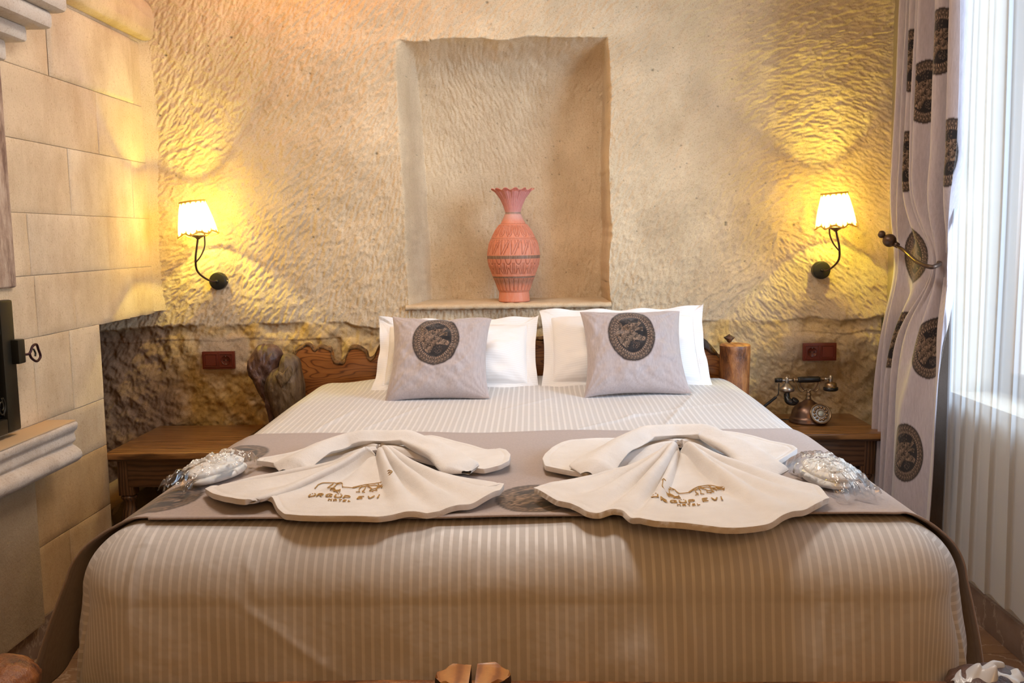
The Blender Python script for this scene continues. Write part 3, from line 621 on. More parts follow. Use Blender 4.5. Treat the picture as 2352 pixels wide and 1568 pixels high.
# ---------------------------------------------------------------- sconces
def sconce(base, shade_c, side, label, lean):
    r_ = empty('wall_sconce', base, 0, label, 'wall lamp', 'brass wall sconces either side of the niche')
    B = Vector(base); S = Vector(shade_c)-B      # shade bottom centre, local
    lathe('wall_disc', [(0, -0.028), (0.034, -0.028), (0.0385, -0.025), (0.040, -0.020), (0.040, 0.006), (0, 0.006)], mt_blackmetal, r_, 48, axis='Y')
    lathe('boss', [(0, -0.042), (0.006, -0.040), (0.008, -0.034), (0.007, -0.026)], mt_blackmetal, r_, 16, axis='Y')
    lathe('fixing_screw', [(0, 0.006), (0.004, 0.004), (0.004, 0)], mt_silver, r_, 10, at=(0.04 if side < 0 else -0.04, -0.012, 0), axis='X')
    cup = S+Vector((0, 0, -0.018)); cup.x -= 0.0
    arm = [(0, -0.03, 0), (side*0.018 + (S.x)*0.15, -0.06, 0.004), (S.x*0.75+side*0.030, -0.115, 0.045), (S.x*1.0+side*0.018, -0.15, 0.10), (cup.x+side*0.004, cup.y, cup.z-0.02), (cup.x, cup.y, cup.z)]
    tube('arm', arm, [0.0042, 0.0048, 0.0042], mt_bronze, r_)
    k = Vector(arm[3]); e = -side
    tube('scroll', [k+Vector((0, 0, -0.012)), k+Vector((e*0.022, 0.012, 0.02)), k+Vector((e*0.036, 0.022, 0.06)), k+Vector((e*0.036, 0.028, 0.10)), k+Vector((e*0.034, 0.035, 0.15)), k+Vector((e*0.040, 0.045, 0.175))], [0.003, 0.0036, 0.003], mt_bronze, r_)
    lathe('scroll_tip', [(0, -0.005), (0.004, -0.003), (0.005, 0), (0.004, 0.003), (0, 0.005)], mt_bronze, r_, 12, at=k+Vector((e*0.040, 0.045, 0.178)))
    lathe('drip_pan', [(0.0, -0.010), (0.006, -0.010), (0.012, -0.004), (0.030, 0.005), (0.038, 0.008), (0.036, 0.0095), (0.01, 0.004), (0, 0.004)], mt_brass, r_, 32, at=cup)
    lathe('candle_sleeve', [(0.011, 0), (0.011, 0.035), (0, 0.035)], m_simple('cream_sleeve', (0.7, 0.6, 0.4), 0.5), r_, 16, at=cup)
    n_, m_ = 26, 220; t = np.linspace(0, 1, n_)[:, None]; a = np.linspace(0, 2*PI, m_, endpoint=False)[None, :]
    rb, rt_, h = 0.079, 0.053, 0.138
    rad = (rb+(rt_-rb)*t)*(1+0.06*np.sin(PI*t))+ (0.0016+0.004*(1-t))*np.abs(np.sin(a*26/2)) + 0.006*(1-t)**2*np.cos(a*8)
    zz = t*h - 0.012*(1-t)**3*(0.5+0.5*np.cos(a*8)) + 0*a
    ln = lean
    def place(x, y, z): 
        xx = x*math.cos(ln)+z*math.sin(ln); z2 = -x*math.sin(ln)+z*math.cos(ln)
        return np.stack([xx+S.x, y+S.y, z2+S.z], -1)
    gridmesh('shade', place(rad*np.cos(a), rad*np.sin(a), zz), mt_shade, r_, close_v=True)
    for tt, nm, sg, zf in ((0.0, 'lower_lace', 1, 0), (1.0, 'upper_lace', -1, 1)):
        nl = 440; al = np.linspace(0, 2*PI, nl, endpoint=False)
        k_ = saw(al*(22 if tt == 0 else 16)/(2*PI))
        hh = 0.004+0.010*np.clip(1-np.abs(k_-0.5)*4.2, 0, 1)*np.where(saw(k_*5) < 0.55, 1, 0.55)
        r0 = (rb+(rt_-rb)*tt)+(0.0016+0.004*(1-tt))*0.75+0.006*(1-tt)**2*np.cos(al*8)+0.0022
        z0 = tt*h-0.012*(1-tt)**3*(0.5+0.5*np.cos(al*8))
        rows_ = []
        for f_ in (-0.15, 0.0, 0.4, 1.0):
            rrr = r0+(rt_-rb)*sg*hh*f_/h+0.0012; rows_.append(place(rrr*np.cos(al), rrr*np.sin(al), z0+sg*hh*f_-sg*0.002*(f_ < 0)))
        gridmesh(nm, np.stack(rows_), mt_goldtrim, r_, close_v=True, solid=0.0012)
    lathe('bulb', [(0, 0.0), (0.006, 0.0), (0.010, 0.012), (0.0125, 0.025), (0.010, 0.042), (0.003, 0.058), (0, 0.062)], mt_bulb, r_, 16, at=cup+Vector((0, 0, 0.037)))
    return B+S+Vector((0, 0, 0.062))
wlY = 4.293
p1 = sconce((-1.445, wlY, 1.243), (-1.478, 4.14, 1.462), -1, 'brass wall sconce with pleated lit shade and gold lace left of the niche', -0.13)
p2 = sconce((1.308, wlY, 1.252), (1.325, 4.14, 1.452), 1, 'brass wall sconce with pleated lit shade right of the niche near the curtain', -0.07)
LAMPC = (1.0, 0.80, 0.09)
point('left_sconce_bulb_light', p1, P_LAMP, LAMPC, 0.012); point('right_sconce_bulb_light', p2, P_LAMP, LAMPC, 0.012)

# ---------------------------------------------------------------- sockets
def socket(cx_, cz_, y_, flip, label):
    r_ = empty('wall_socket', (cx_, y_, cz_), 0, label, 'socket', 'mahogany double wall socket plates')
    bm = bmesh.new()
    o = box('plate', -0.076, 0.076, -0.012, 0.006, -0.041, 0.041, mt_socket, r_, 0.003, 2)
    for i, s in enumerate((-1, 1)):
        c_ = s*0.0355
        for a_ in ((-0.031, 0.031, 0.027, 0.031), (-0.031, 0.031, -0.031, -0.027), (-0.031, -0.027, -0.027, 0.027), (0.027, 0.031, -0.027, 0.027)):
            box('rim_bar', c_+a_[0], c_+a_[1], -0.0155, -0.011, a_[2], a_[3], mt_socket, r_, 0.0008, 1)
        if s == flip:
            lathe('outlet_well', [(0.0225, -0.0145), (0.0212, -0.0155), (0.020, -0.0125), (0.0195, -0.0121), (0, -0.0121)], mt_socket_hole, r_, 36, at=(c_, 0, 0), axis='Y')
            for q in (-0.0095, 0.0095): lathe('pin_hole', [(0.003, -0.0124), (0, -0.0125)], mt_darkgap, r_, 12, at=(c_+q, 0, 0), axis='Y')
            lathe('centre_screw', [(0.002, -0.0124), (0.0015, -0.0135), (0, -0.0138)], mt_brass, r_, 10, at=(c_, 0, 0), axis='Y')
            for q in (-0.0185, 0.0185): box('earth_clip', c_-0.002, c_+0.002, -0.0155, -0.0122, q-0.002, q+0.002, mt_silver, r_, 0.0005, 1)
        else:
            box('blank_insert', c_-0.025, c_+0.025, -0.0142, -0.011, -0.025, 0.025, mt_socket, r_, 0.001, 1)
socket(-1.463, 0.876, 4.290, 1, 'dark red double socket plate on the rough wall left of the headboard')
socket(1.309, 0.879, 4.290, -1, 'dark red double socket plate on the wall above the telephone')
# wall control panel right
wp = box('wall_control_panel', 1.585, 1.622, 4.165, 4.285, 0.835, 1.035, m_simple('charcoal_plastic', (0.022, 0.022, 0.018), 0.4), None, 0.006, 3)
tag(wp, 'tall black control panel on the right wall beside the curtain', 'panel')
box('display_bezel', 1.580, 1.586, 4.18, 4.27, 0.90, 1.01, m_simple('charcoal_plastic_2', (0.03, 0.03, 0.025), 0.3), wp, 0.002)
box('slot', 1.583, 1.5865, 4.20, 4.225, 0.85, 0.888, mt_darkgap, wp, 0); box('slot', 1.5785, 1.5805, 4.20, 4.225, 0.985, 0.998, mt_darkgap, wp, 0)
for k in range(3): lathe('indicator_dot', [(0, -0.001), (0.0018, 0), (0.0018, 0.002)], mt_silver, wp, 8, at=(1.5795, 4.205-0.004*k, 0.945-0.009*k), axis='X')

# ---------------------------------------------------------------- nightstands
def nightstand(x0, x1, y0, y1, zt, label):
    r_ = empty('nightstand', ((x0+x1)/2, (y0+y1)/2, 0), 0, label, 'table', 'turned leg pine nightstands')
    w_, d_ = (x1-x0)/2, (y1-y0)/2
    nb = 5
    for i in range(nb):
        xa = -w_+2*w_*i/nb; xb = xa+2*w_/nb
    def sub(nm, *a, mat, bev=0.003): return box(nm, *a, mat, r_, bev)
    sub('table_top', -w_, w_, -d_, d_, zt-0.026, zt, mat=mt_table_top, bev=0.006)
    sub('top_moulding', -w_+.012, w_-.012, -d_+.012, d_-.012, zt-0.036, zt-0.024, mat=mt_apron, bev=0.004)
    i_ = 0.038
    for sx, sy in ((-1, -1), (1, -1), (-1, 1), (1, 1)):
        lx, ly = sx*(w_-i_-0.028), sy*(d_-i_-0.028)
        lg = empty('leg', (lx, ly, 0)); lg.parent = r_
        bpy.data.objects.remove(lg)
        hs = zt-0.036
        top = box('leg', lx-0.031, lx+0.031, ly-0.031, ly+0.031, hs-0.15, hs, mt_table, r_, 0.004)
        pr = [(0.024, hs-0.15), (0.031, hs-0.156), (0.033, hs-0.163), (0.026, hs-0.172), (0.020, hs-0.182), (0.022, hs-0.20), (0.031, hs-0.225), (0.036, hs-0.25), (0.034, hs-0.275), (0.024, hs-0.305), (0.019, hs-0.318), (0.026, hs-0.332), (0.029, hs-0.342), (0.022, hs-0.352), (0.024, hs-0.38), (0.027, hs-0.41), (0.022, 0.06), (0.026, 0.045), (0.030, 0.03), (0.026, 0.004), (0.0, 0.0)]
        lathe('turned_shaft', pr, mt_table, top, 28, at=(lx, ly, 0))
    sub('apron', -w_+i_+.04, w_-i_-.04, -d_+i_-0.004, -d_+i_+0.016, zt-0.150, zt-0.036, mat=mt_apron)
    sub('apron', -w_+i_+.04, w_-i_-.04, d_-i_-0.016, d_-i_+0.004, zt-0.150, zt-0.036, mat=mt_apron)
    sub('apron', -w_+i_-.004, -w_+i_+.016, -d_+i_+.04, d_-i_-.04, zt-0.150, zt-0.036, mat=mt_table)
    sub('apron', w_-i_-.016, w_-i_+.004, -d_+i_+.04, d_-i_-.04, zt-0.150, zt-0.036, mat=mt_table)
    return r_
nightstand(-1.755, -1.255, 3.70, 4.275, 0.572, 'dark pine nightstand with turned legs left of the bed, nothing on it')
nightstand(0.985, 1.49, 3.93, 4.39, 0.572, 'dark pine nightstand with turned legs right of the bed carrying the telephone')

# ---------------------------------------------------------------- telephone
TZ = 0.572
ph = empty('telephone', (1.235, 4.19, TZ), 0, 'antique style brass and black rotary telephone on the right nightstand', 'telephone')
def ribs(r, z, a): return r, z
lathe('base', [(0, 0.0), (0.080, 0.0), (0.084, 0.004), (0.084, 0.010), (0.080, 0.014), (0.082, 0.020), (0.079, 0.024), (0.076, 0.028), (0.074, 0.036), (0.070, 0.052), (0.060, 0.070), (0.045, 0.084), (0.030, 0.091), (0.024, 0.096), (0.018, 0.101), (0.013, 0.105), (0, 0.106)], mt_copper, ph, 56)
lathe('neck', [(0.012, 0.103), (0.014, 0.107), (0.012, 0.112), (0.010, 0.120), (0.013, 0.125), (0.010, 0.130), (0.008, 0.138), (0.011, 0.142), (0, 0.146)], mt_brass, ph, 24)
# dial (tilted up towards the viewer)
dl = empty('dial', (0.032, -0.078, 0.052)); dl.parent = ph; dl.rotation_euler = (math.radians(-28), 0, math.radians(4))
def dlathe(nm, prof, mat, n=40, at=(0, 0, 0)): return lathe(nm, prof, mat, dl, n, at, 'Y')
dlathe('dial_ring', [(0.045, 0.012), (0.0475, 0.004), (0.0475, -0.004), (0.045, -0.007), (0.041, -0.006), (0.040, -0.002), (0.040, 0.0)], mt_brass, 56)
dlathe('dial_plate', [(0.0405, 0.0), (0.02, -0.002), (0, -0.002)], mt_silver, 48)
dlathe('centre_card', [(0.0135, -0.002), (0.0135, -0.0045), (0, -0.005)], m_simple('card_glass', (0.42, 0.46, 0.44), 0.15), 32)
dlathe('inner_ring', [(0.017, -0.002), (0.0165, -0.006), (0.0140, -0.006), (0.0135, -0.002)], mt_brass, 36)
for k in range(12):
    a = 2*PI*(k+.5)/12
    dlathe('finger_button', [(0.0062, -0.001), (0.006, -0.005), (0.004, -0.0075), (0, -0.008)], mt_brass, 14, at=(0.0285*math.cos(a), 0, 0.0285*math.sin(a)))
bpy.data.objects.remove(lathe('dial_stem', [(0.001, 0)]*2, mt_copper, None, 4))
lathe('dial_housing', [(0.040, 0.0), (0.040, 0.02), (0.03, 0.05), (0, 0.05)], mt_copper, dl, 36, axis='Y')
# cradle
for s in (-1, 1):
    tube('cradle_arm', [(0, 0, 0.138), (s*0.012, 0, 0.148), (s*0.030, 0, 0.140), (s*0.044, 0, 0.152), (s*0.048, 0, 0.175), (s*0.055, 0, 0.184)], [0.004, 0.003, 0.0025], mt_brass, ph)
    tube('cradle_curl', [(s*0.020, -0.002, 0.145), (s*0.028, -0.002, 0.156), (s*0.036, -0.002, 0.166), (s*0.042, -0.002, 0.182)], 0.0022, mt_copper, ph)
# handset
hs = empty('handset', (0, 0, 0.194)); hs.parent = ph; hs.rotation_euler = (0, math.radians(-1), 0)
lathe('grip', [(0, -0.050), (0.011, -0.050), (0.0135, -0.042), (0.0145, 0), (0.0135, 0.042), (0.011, 0.050), (0, 0.050)], mt_blackplastic, hs, 28, axis='X')
for s in (-1, 1):
    lathe('collar', [(0.008, -0.012), (0.0105, -0.010), (0.0105, -0.004), (0.007, 0), (0.0105, 0.004), (0.009, 0.010), (0.006, 0.012)], mt_brass, hs, 20, at=(s*0.058, 0, 0), axis='X')
    lathe('end_rod', [(0, -0.018), (0.006, -0.018), (0.006, 0.018), (0, 0.018)], mt_silver, hs, 16, at=(s*0.083, 0, 0), axis='X')
    lathe('swivel', [(0, 0.018), (0.005, 0.017), (0.009, 0.008), (0.009, -0.008), (0.006, -0.02), (0.006, -0.03)], mt_silver, hs, 20, at=(s*0.098, 0, 0))
lathe('end_knob', [(0, -0.016), (0.010, -0.016), (0.011, 0.012), (0.009, 0.016), (0, 0.016)], mt_blackplastic, hs, 20, at=(-0.135, 0, 0.001), axis='X')
lathe('end_link', [(0.005, -0.02), (0.005, 0.02)], mt_silver, hs, 14, at=(-0.112, 0, 0), axis='X')
lathe('ear_cup', [(0.006, -0.012), (0.018, -0.016), (0.026, -0.020), (0.0275, -0.036), (0.0275, -0.040)], mt_brass, hs, 36, at=(0.098, 0, 0))
lathe('ear_pad', [(0.0275, -0.036), (0.032, -0.038), (0.0325, -0.050), (0.026, -0.054), (0, -0.050)], mt_blackplastic, hs, 36, at=(0.098, 0, 0))
lathe('mouth_bell', [(0.006, -0.012), (0.016, -0.018), (0.020, -0.024), (0.033, -0.034), (0.0345, -0.044), (0.031, -0.050), (0.018, -0.052), (0.012, -0.058)], mt_silver, hs, 36, at=(-0.098, 0, 0))
tube('mouth_horn', [(-0.098, 0, -0.054), (-0.099, -0.003, -0.075), (-0.094, -0.012, -0.092), (-0.075, -0.020, -0.098), (-0.066, -0.028, -0.085)], [0.012, 0.014, 0.016, 0.015, 0.017], mt_blackplastic, hs, 16)
# cords
def coil(nm, a, b, r, turns, mat, par, w=0.0022, sag=0.0):
    a, b = Vector(a), Vector(b); d = (b-a).normalized(); u = d.cross(Vector((0, 0, 1))).normalized(); v = d.cross(u); pts = []
    for i in range(turns*8+1):
        f = i/(turns*8); p = a.lerp(b, f)+Vector((0, 0, -sag*4*f*(1-f))); t = 2*PI*i/8
        pts.append(p+u*math.cos(t)*r+v*math.sin(t)*r)
    return tube(nm, pts, w, mat, par, 5, smooth_pts=False)
tube('cord_lead', [(-0.133, 0, 0.180), (-0.135, -0.004, 0.155), (-0.137, -0.006, 0.13), (-0.150, -0.008, 0.115)], 0.0022, mt_blackplastic, ph)
coil('coiled_cord', (-0.147, -0.008, 0.117), (-0.205, -0.018, 0.075), 0.0045, 22, mt_blackplastic, ph, 0.0024)
coil('coiled_cord', (-0.205, -0.018, 0.075), (-0.238, -0.03, 0.012), 0.0045, 16, mt_blackplastic, ph, 0.0024)
tube('cord_lead', [(-0.075, 0.01, 0.010), (-0.11, 0.015, 0.010), (-0.135, 0.0, 0.006)], 0.0025, mt_blackplastic, ph)
coil('coiled_cord', (-0.13, 0.0, 0.007), (-0.175, -0.02, 0.007), 0.0045, 14, mt_blackplastic, ph, 0.0024)

# ---------------------------------------------------------------- medallion print
FIG = [(-.73,.67),(-.48,.43),(-.09,.57),(.43,.57),(.55,.82),(.68,.59),(.48,.39),(.18,.2),(.43,.31),(.75,.33),(.73,.12),(.36,.14),(.18,.08),(.43,-.02),(.9,-.18),(.82,-.41),(.32,-.37),(-.09,-.43),(-.36,-.86),(-.77,-.59),(-1,-.08),(-.95,.41)]
NOI = noise2((400, 400), 7, 51)*0.6+noise2((400, 400), 3, 52)*0.5
def medallion(u, v, base):
    """u,v in -1..1 on the oval; returns colour"""
    r = np.hypot(u, v); th_ = np.arctan2(v, u); out = base.copy()
    dark = np.array([0.022, 0.017, 0.017]); tan = np.array([0.26, 0.17, 0.115]); mid = np.array([0.09, 0.06, 0.045])
    ui = np.clip(((u+1)*199).astype(int), 0, 399); vi = np.clip(((v+1)*199).astype(int), 0, 399); nn = NOI[vi, ui]
    def put(mask, c): out[mask] = c if c.ndim == 1 else c[mask]
    put(r < 1.0, base*0.72); put((r < 0.97), mid+0.02*nn[..., None]); put((r < 0.95), dark*1.5+0*nn[..., None])
    ring = (r < 0.92) & (r > 0.73)
    k = np.sin(th_*40)*np.sin((r-0.73)/0.19*PI*3.0); rc = np.where((k > 0.15)[..., None], tan*0.55, mid*0.75); put(ring, rc)
    fl_ = (np.hypot((saw(th_*20/PI)-0.5)*0.11*1.2, r-0.825) < 0.028) & ring; put(fl_, tan*0.95+0*u[..., None])
    b2 = (r < 0.73) & (r > 0.64); bd = np.where((np.sin(th_*56) > 0.25)[..., None], dark, tan*1.15); put(b2, bd)
    put((r < 0.665), mid+0*u[..., None])
    ins = r < 0.645; uu, vv = u/0.65, v/0.65
    put(ins, dark*0.8+0*u[..., None])
    fg = pip(uu, vv, FIG) & ins
    tex = np.clip(0.55+1.0*nn+0.25*np.sin(18*(uu*0.7-vv*0.7)+4*nn), 0.12, 1.25)[..., None]*tan
    put(fg, tex)
    sil = ins & (np.hypot(uu-0.2, (vv+0.62)*1.3) < 0.26) & (np.abs(nn) < 0.09); put(sil, mid*2.2+0*u[..., None])
    hl = ins & (np.hypot(uu+0.25, vv-0.82) < 0.35) & (nn > 0.35); put(hl, mid*1.4+0*u[..., None])
    return out
LINEN = np.array([0.385, 0.315, 0.29]); LINEN_C = np.array([0.46, 0.40, 0.395])

# ---------------------------------------------------------------- bed
CXB, A0, B0, RAD, ZB = -0.045, 0.835, 2.03, 0.135, 0.79
def prof(L, R=RAD):
    """arc length past the flat top -> outward offset, drop"""
    q = R*PI/2; t = np.clip(L, 0, q)/R; h = R*np.sin(t); d = R*(1-np.cos(t)); e = np.clip(L-q, 0, None)
    return h+0.025*np.sin(np.clip(e/0.30, 0, 1)*PI*0.6), d+e
def drape(a, b, lift=0.0, puff=True):
    ex = np.clip(np.abs(a)-A0, 0, None); ey = np.clip(B0-b, 0, None)
    L = np.maximum(ex, ey); n = np.hypot(ex, ey)+1e-9; h, d = prof(L)
    dx, dy = ex/n, ey/n
    x = CXB+np.sign(a)*(np.minimum(np.abs(a), A0)+(h+lift*(L > 0))*dx); y = np.maximum(b, B0)-(h+lift)*dy*(L > 0)
    z = ZB-d+lift*np.clip(1-L/0.1, 0, 1)
    if puff:
        z = z+0.012*sstep(2.9, 3.7, b)*np.clip(1-L/0.2, 0, 1)+0.02*sstep(3.75, 3.95, b)*sstep(0.80, 0.6, np.abs(a))*np.clip(1-L/0.2, 0, 1)
    return x, y, z, L
bed = empty('bed', (CXB, 3.0, 0), 0, 'double bed with live edge wooden headboard and log feet standing between two nightstands', 'bed')
def bp(o): o.parent = bed; o.matrix_parent_inverse = Matrix.Translation((-CXB, -3.0, 0)); return o
bp(box('mattress', CXB-0.86, CXB+0.86, 1.99, 4.06, 0.46, 0.765, m_simple('mattress_ticking', (0.5, 0.47, 0.43), 0.9), None, 0.05, 4))
bp(box('bed_base', CXB-0.85, CXB+0.85, 1.96, 4.08, 0.28, 0.46, mt_table, None, 0.01))
for s in (-1, 1): bp(tube('side_rail_log', [(CXB+s*0.90, 1.78, 0.40), (CXB+s*0.905, 2.8, 0.41), (CXB+s*0.90, 4.1, 0.40)], [0.055, 0.06, 0.055], mt_darkbark, None, 18))
# foot rail and posts
bp(tube('foot_rail_log', [(-0.98, 1.795, 0.475), (-0.3, 1.79, 0.48), (0.3, 1.795, 0.475), (0.88, 1.79, 0.475)], [0.05, 0.055, 0.05, 0.052], mt_log, None, 20))
def halflog(cx_, s, zt):
    n = 22; a = np.linspace(-PI/2, PI/2, n); rad = 0.066
    pts = [(s*(rad*np.cos(t)*1.0), rad*0.75*np.sin(t)) for t in a]
    bm = bmesh.new(); rings = []
    zs = [0.0, 0.2, 0.35, 0.46, zt-0.012, zt-0.003, zt]
    for k, z in enumerate(zs):
        sc = 1.0 if k < 5 else (0.985 if k == 5 else 0.94)
        rings.append([bm.verts.new((cx_+p[0]*sc*(1+0.03*math.sin(z*17+i)), 1.72+p[1]*sc*(1+0.04*math.sin(z*11+i*2)), z-0.004*(k == 6)*math.sin(i))) for i, p in enumerate(pts)])
    for k in range(len(zs)-1):
        for i in range(n): j = (i+1) % n; bm.faces.new([rings[k][i], rings[k][j], rings[k+1][j], rings[k+1][i]])
    bm.faces.new(rings[-1]); 
    me = bpy.data.meshes.new('foot_post'); bmesh.ops.recalc_face_normals(bm, faces=bm.faces)
    for f in bm.faces: f.material_index = 1 if len(f.verts) > 4 or f.calc_center_median().z > zt-0.004 else 0
    bm.to_mesh(me); bm.free(); me.materials.append(mt_darkbark); me.materials.append(mt_cut)
    o = link('foot_post', me, None, None); me.set_sharp_from_angle(angle=0.6); return bp(o)
halflog(-0.131, -1, 0.585); halflog(-0.119, 1, 0.588)
def blob(name, outline, cen, T, mat, parent=None, axis='Y', depth0=0.0, nr_=26, nt=120, pw=2.0, rough=0.0, seed=0, both=True, fn=None):
    """cushion like solid from a star shaped outline: outline in (u,w); T half thickness along axis"""
    p = np.array(list(outline)+[outline[0]], float); p = resample(p, nt+1)[:-1]; c_ = np.array(cen, float)
    rr = np.sin(np.linspace(0, 1, nr_)*PI/2)
    sides = []
    nz_ = noise2((nt, nr_*2), 3, seed); nz_[:, :] *= 1
    def side(s, rseq):
        out_ = []
        for r in rseq:
            q = c_+(p-c_)*r; hgt = s*T*np.sqrt(np.clip(1-r**pw, 0, 1)); out_.append((q, hgt))
        return out_
    seq = side(-1, rr)+side(1, rr[::-1][1:])
    P_ = np.zeros((len(seq), nt, 3))
    for i, (q, hgt) in enumerate(seq):
        w_ = rough*vn(q[:, 0]*1.0, q[:, 1]*0.55)
        if fn is not None and i < nr_: w_ = w_+fn(q)
        dd = depth0+hgt*np.ones(nt)+w_*(abs(hgt)/T)
        if axis == 'Y': P_[i] = np.stack([q[:, 0], dd, q[:, 1]], -1)
        elif axis == 'Z': P_[i] = np.stack([q[:, 0], q[:, 1], -dd], -1)
    return gridmesh(name, P_, mat, parent, close_v=True)
VN = noise2((600, 600), 10, 991)*0.65+noise2((600, 600), 4, 992)*0.35
def vn(u, w): return VN[(np.abs(w*520).astype(int)) % 600, (np.abs(u*520+911).astype(int)) % 600]
def w2(pts, Y): return [tuple(aY(x, y, Y)[[0, 2]]) for x, y in pts]
# headboard slab
top_l = [(672,850),(675,826),(677,816),(680,809),(683,804),(687,800),(692,797),(700,793),(710,791),(715,795),(719,804),(724,807),(727,802),(731,799),(742,797),(750,799),(758,804),(761,810),(763,820),(765,829),(768,833),(772,834),(782,834),(790,833),(795,824),(797,814),(800,807),(804,802),(810,799),(815,798),(826,799),(835,803),(841,808),(843,817),(846,826),(850,829),(858,823),(862,812),(868,800),(880,790),(900,783),(960,780),(1030,776),(1080,783),(1140,772),(1200,778),(1240,778),(1300,781),(1360,772),(1430,776),(1500,771),(1560,768),(1592,764),(1600,766),(1606,790),(1614,792),(1625,797),(1632,799),(1640,806),(1647,815),(1652,819),(1662,817)]
HY = 4.13
tl = np.array([aY(x, y, HY)[[0, 2]] for x, y in top_l]); tl = resample(tl, 420)
tl[:, 1] += 0.0022*np.interp(np.arange(420), np.arange(0, 420, 3), rng.normal(0, 1, 140))
ks = np.linspace(0, 1, 14)
P_ = np.zeros((420, 20, 3))
for i, (x, z) in enumerate(tl):
    back = [(x, HY+0.055, z-0.004), (x, HY+0.02, z+0.003), (x, HY+0.004, z+0.001), (x, HY-0.003, z-0.006), (x, HY-0.004, z-0.012)]
    zb = 0.52; fr_ = [(x, HY-0.004, z-0.012+(zb-z)*t) for t in np.linspace(0.04, 1, 13)]
    P_[i] = np.array(back+fr_+[(x, HY+0.05, zb), (x, HY+0.055, z-0.02)])
hb = bp(gridmesh('headboard', P_, mt_board)); hb.data.set_sharp_from_angle(angle=0.9)
# bark edging along the live edge
Pb = np.zeros((420, 9, 3)); nzb = noise2((420, 9), 4, 88); nzc = noise2((420, 9), 14, 89)
tz = smooth1(tl, 3)
for i, (x, z) in enumerate(tz):
    r_b = 0.009+0.006*abs(nzc[i, 0]); 
    for j in range(9):
        a = 2*PI*j/9; Pb[i, j] = (x+nzb[i, j]*0.002, HY+0.012+math.cos(a)*0.022+nzb[i, j]*0.003, z+math.sin(a)*r_b*(1+0.5*nzb[i, j]))
bk_ = gridmesh('bark_edge', Pb, mt_bark_edge if 'mt_bark_edge' in globals() else m_bark('bark_edge', (0.05, 0.024, 0.010), (0.17, 0.085, 0.03), (0.30, 0.16, 0.06), (1, 1, 1), 40), hb, close_v=True)
# darker bark lump at right end of the slab
blk = blob('bark_lump', w2([(1606,772),(1616,776),(1626,783),(1636,797),(1640,808),(1646,817),(1636,815),(1626,806),(1612,800),(1605,799)], 4.10), tuple(np.mean(w2([(1606,772),(1646,817),(1605,799),(1632,800)], 4.10), axis=0)), 0.02, mt_darkbark, hb, depth0=4.12, rough=0.006, seed=3, nt=60)
# left burl post
LB = w2([(562,845),(564,830),(572,816),(580,803),(588,794),(600,791),(603,795),(608,792),(617,791),(626,794),(633,797),(640,806),(644,815),(644,828),(640,842),(643,862),(634,880),(620,900),(632,930),(650,960),(652,990),(640,1010),(626,1010),(621,985),(619,949),(602,922),(590,905),(585,895),(576,874),(566,862)], 4.06)
bl = bp(blob('burl_post', LB, aY(606, 868, 4.06)[[0, 2]], 0.075, mt_burl, None, depth0=4.10, rough=0.012, seed=11, nt=180, pw=2.6))
RB = w2([(640,842),(643,825),(648,815),(656,812),(672,815),(684,823),(688,835),(688,845),(692,860),(698,886),(698,916),(690,945),(676,975),(664,1010),(640,1010),(630,960),(616,925),(604,900),(606,880),(612,862),(622,850),(634,846)], 4.04)
gr = bp(blob('split_trunk', RB, aY(655, 890, 4.04)[[0, 2]], 0.075, mt_grey, None, depth0=4.06, rough=0.009, seed=14, nt=180, pw=2.6))
HK = w2([(634,860),(642,850),(652,856),(658,848),(670,836),(675,848),(672,862),(662,876),(650,888),(640,876)], 4.0)
blob('heart_knot', HK, aY(654, 864, 4.0)[[0, 2]], 0.014, m_bark('knot_wood', (0.05, 0.028, 0.012), (0.19, 0.125, 0.065), (0.26, 0.18, 0.10), (3, 3, 1), 20), gr, depth0=3.981, rough=0.004, seed=21, nt=80)
bp(tube('post_foot', [aY(640, 985, 4.08), (-1.20, 4.08, 0.3), (-1.20, 4.08, 0.0)], [0.06, 0.065, 0.06], mt_burl, None, 20))
# right log post
pc = aY(1687, 790, 4.08); zt_ = pc[2]
def rp(r, z, a): return r*(1+0.03*np.sin(a*3+z*9)+0.02*np.sin(a*7+z*31)+0.012*np.sin(z*60+a*2)), z
bp(lathe('log_post', [(0.070, 0), (0.070, 0.3), (0.068, 0.5), (0.067, 0.6), (0.0655, zt_-0.16), (0.0645, zt_-0.07), (0.066, zt_-0.02), (0.0665, zt_-0.006), (0.063, zt_)], mt_log, None, 56, at=(pc[0], 4.08, 0), ripple=rp))
lp = bpy.data.objects['log_post']
lathe('log_top', [(0.066, zt_-0.004), (0.062, zt_+0.001), (0.040, zt_+0.003), (0.012, zt_+0.002), (0.010, zt_-0.006), (0, zt_-0.008)], mt_cut, lp, 56, at=(pc[0], 4.08, 0), ripple=rp)
kn = aY(1675, 777, 4.08)
blob('bark_knot', [(kn[0]+0.021*math.cos(t)*(1+0.3*math.sin(3*t)), kn[2]+0.016*math.sin(t)*(1+0.25*math.cos(4*t))) for t in np.linspace(0, 2*PI, 16, endpoint=False)], (kn[0], kn[2]), 0.02, mt_darkbark, lp, depth0=4.08, rough=0.008, seed=5, nt=50)
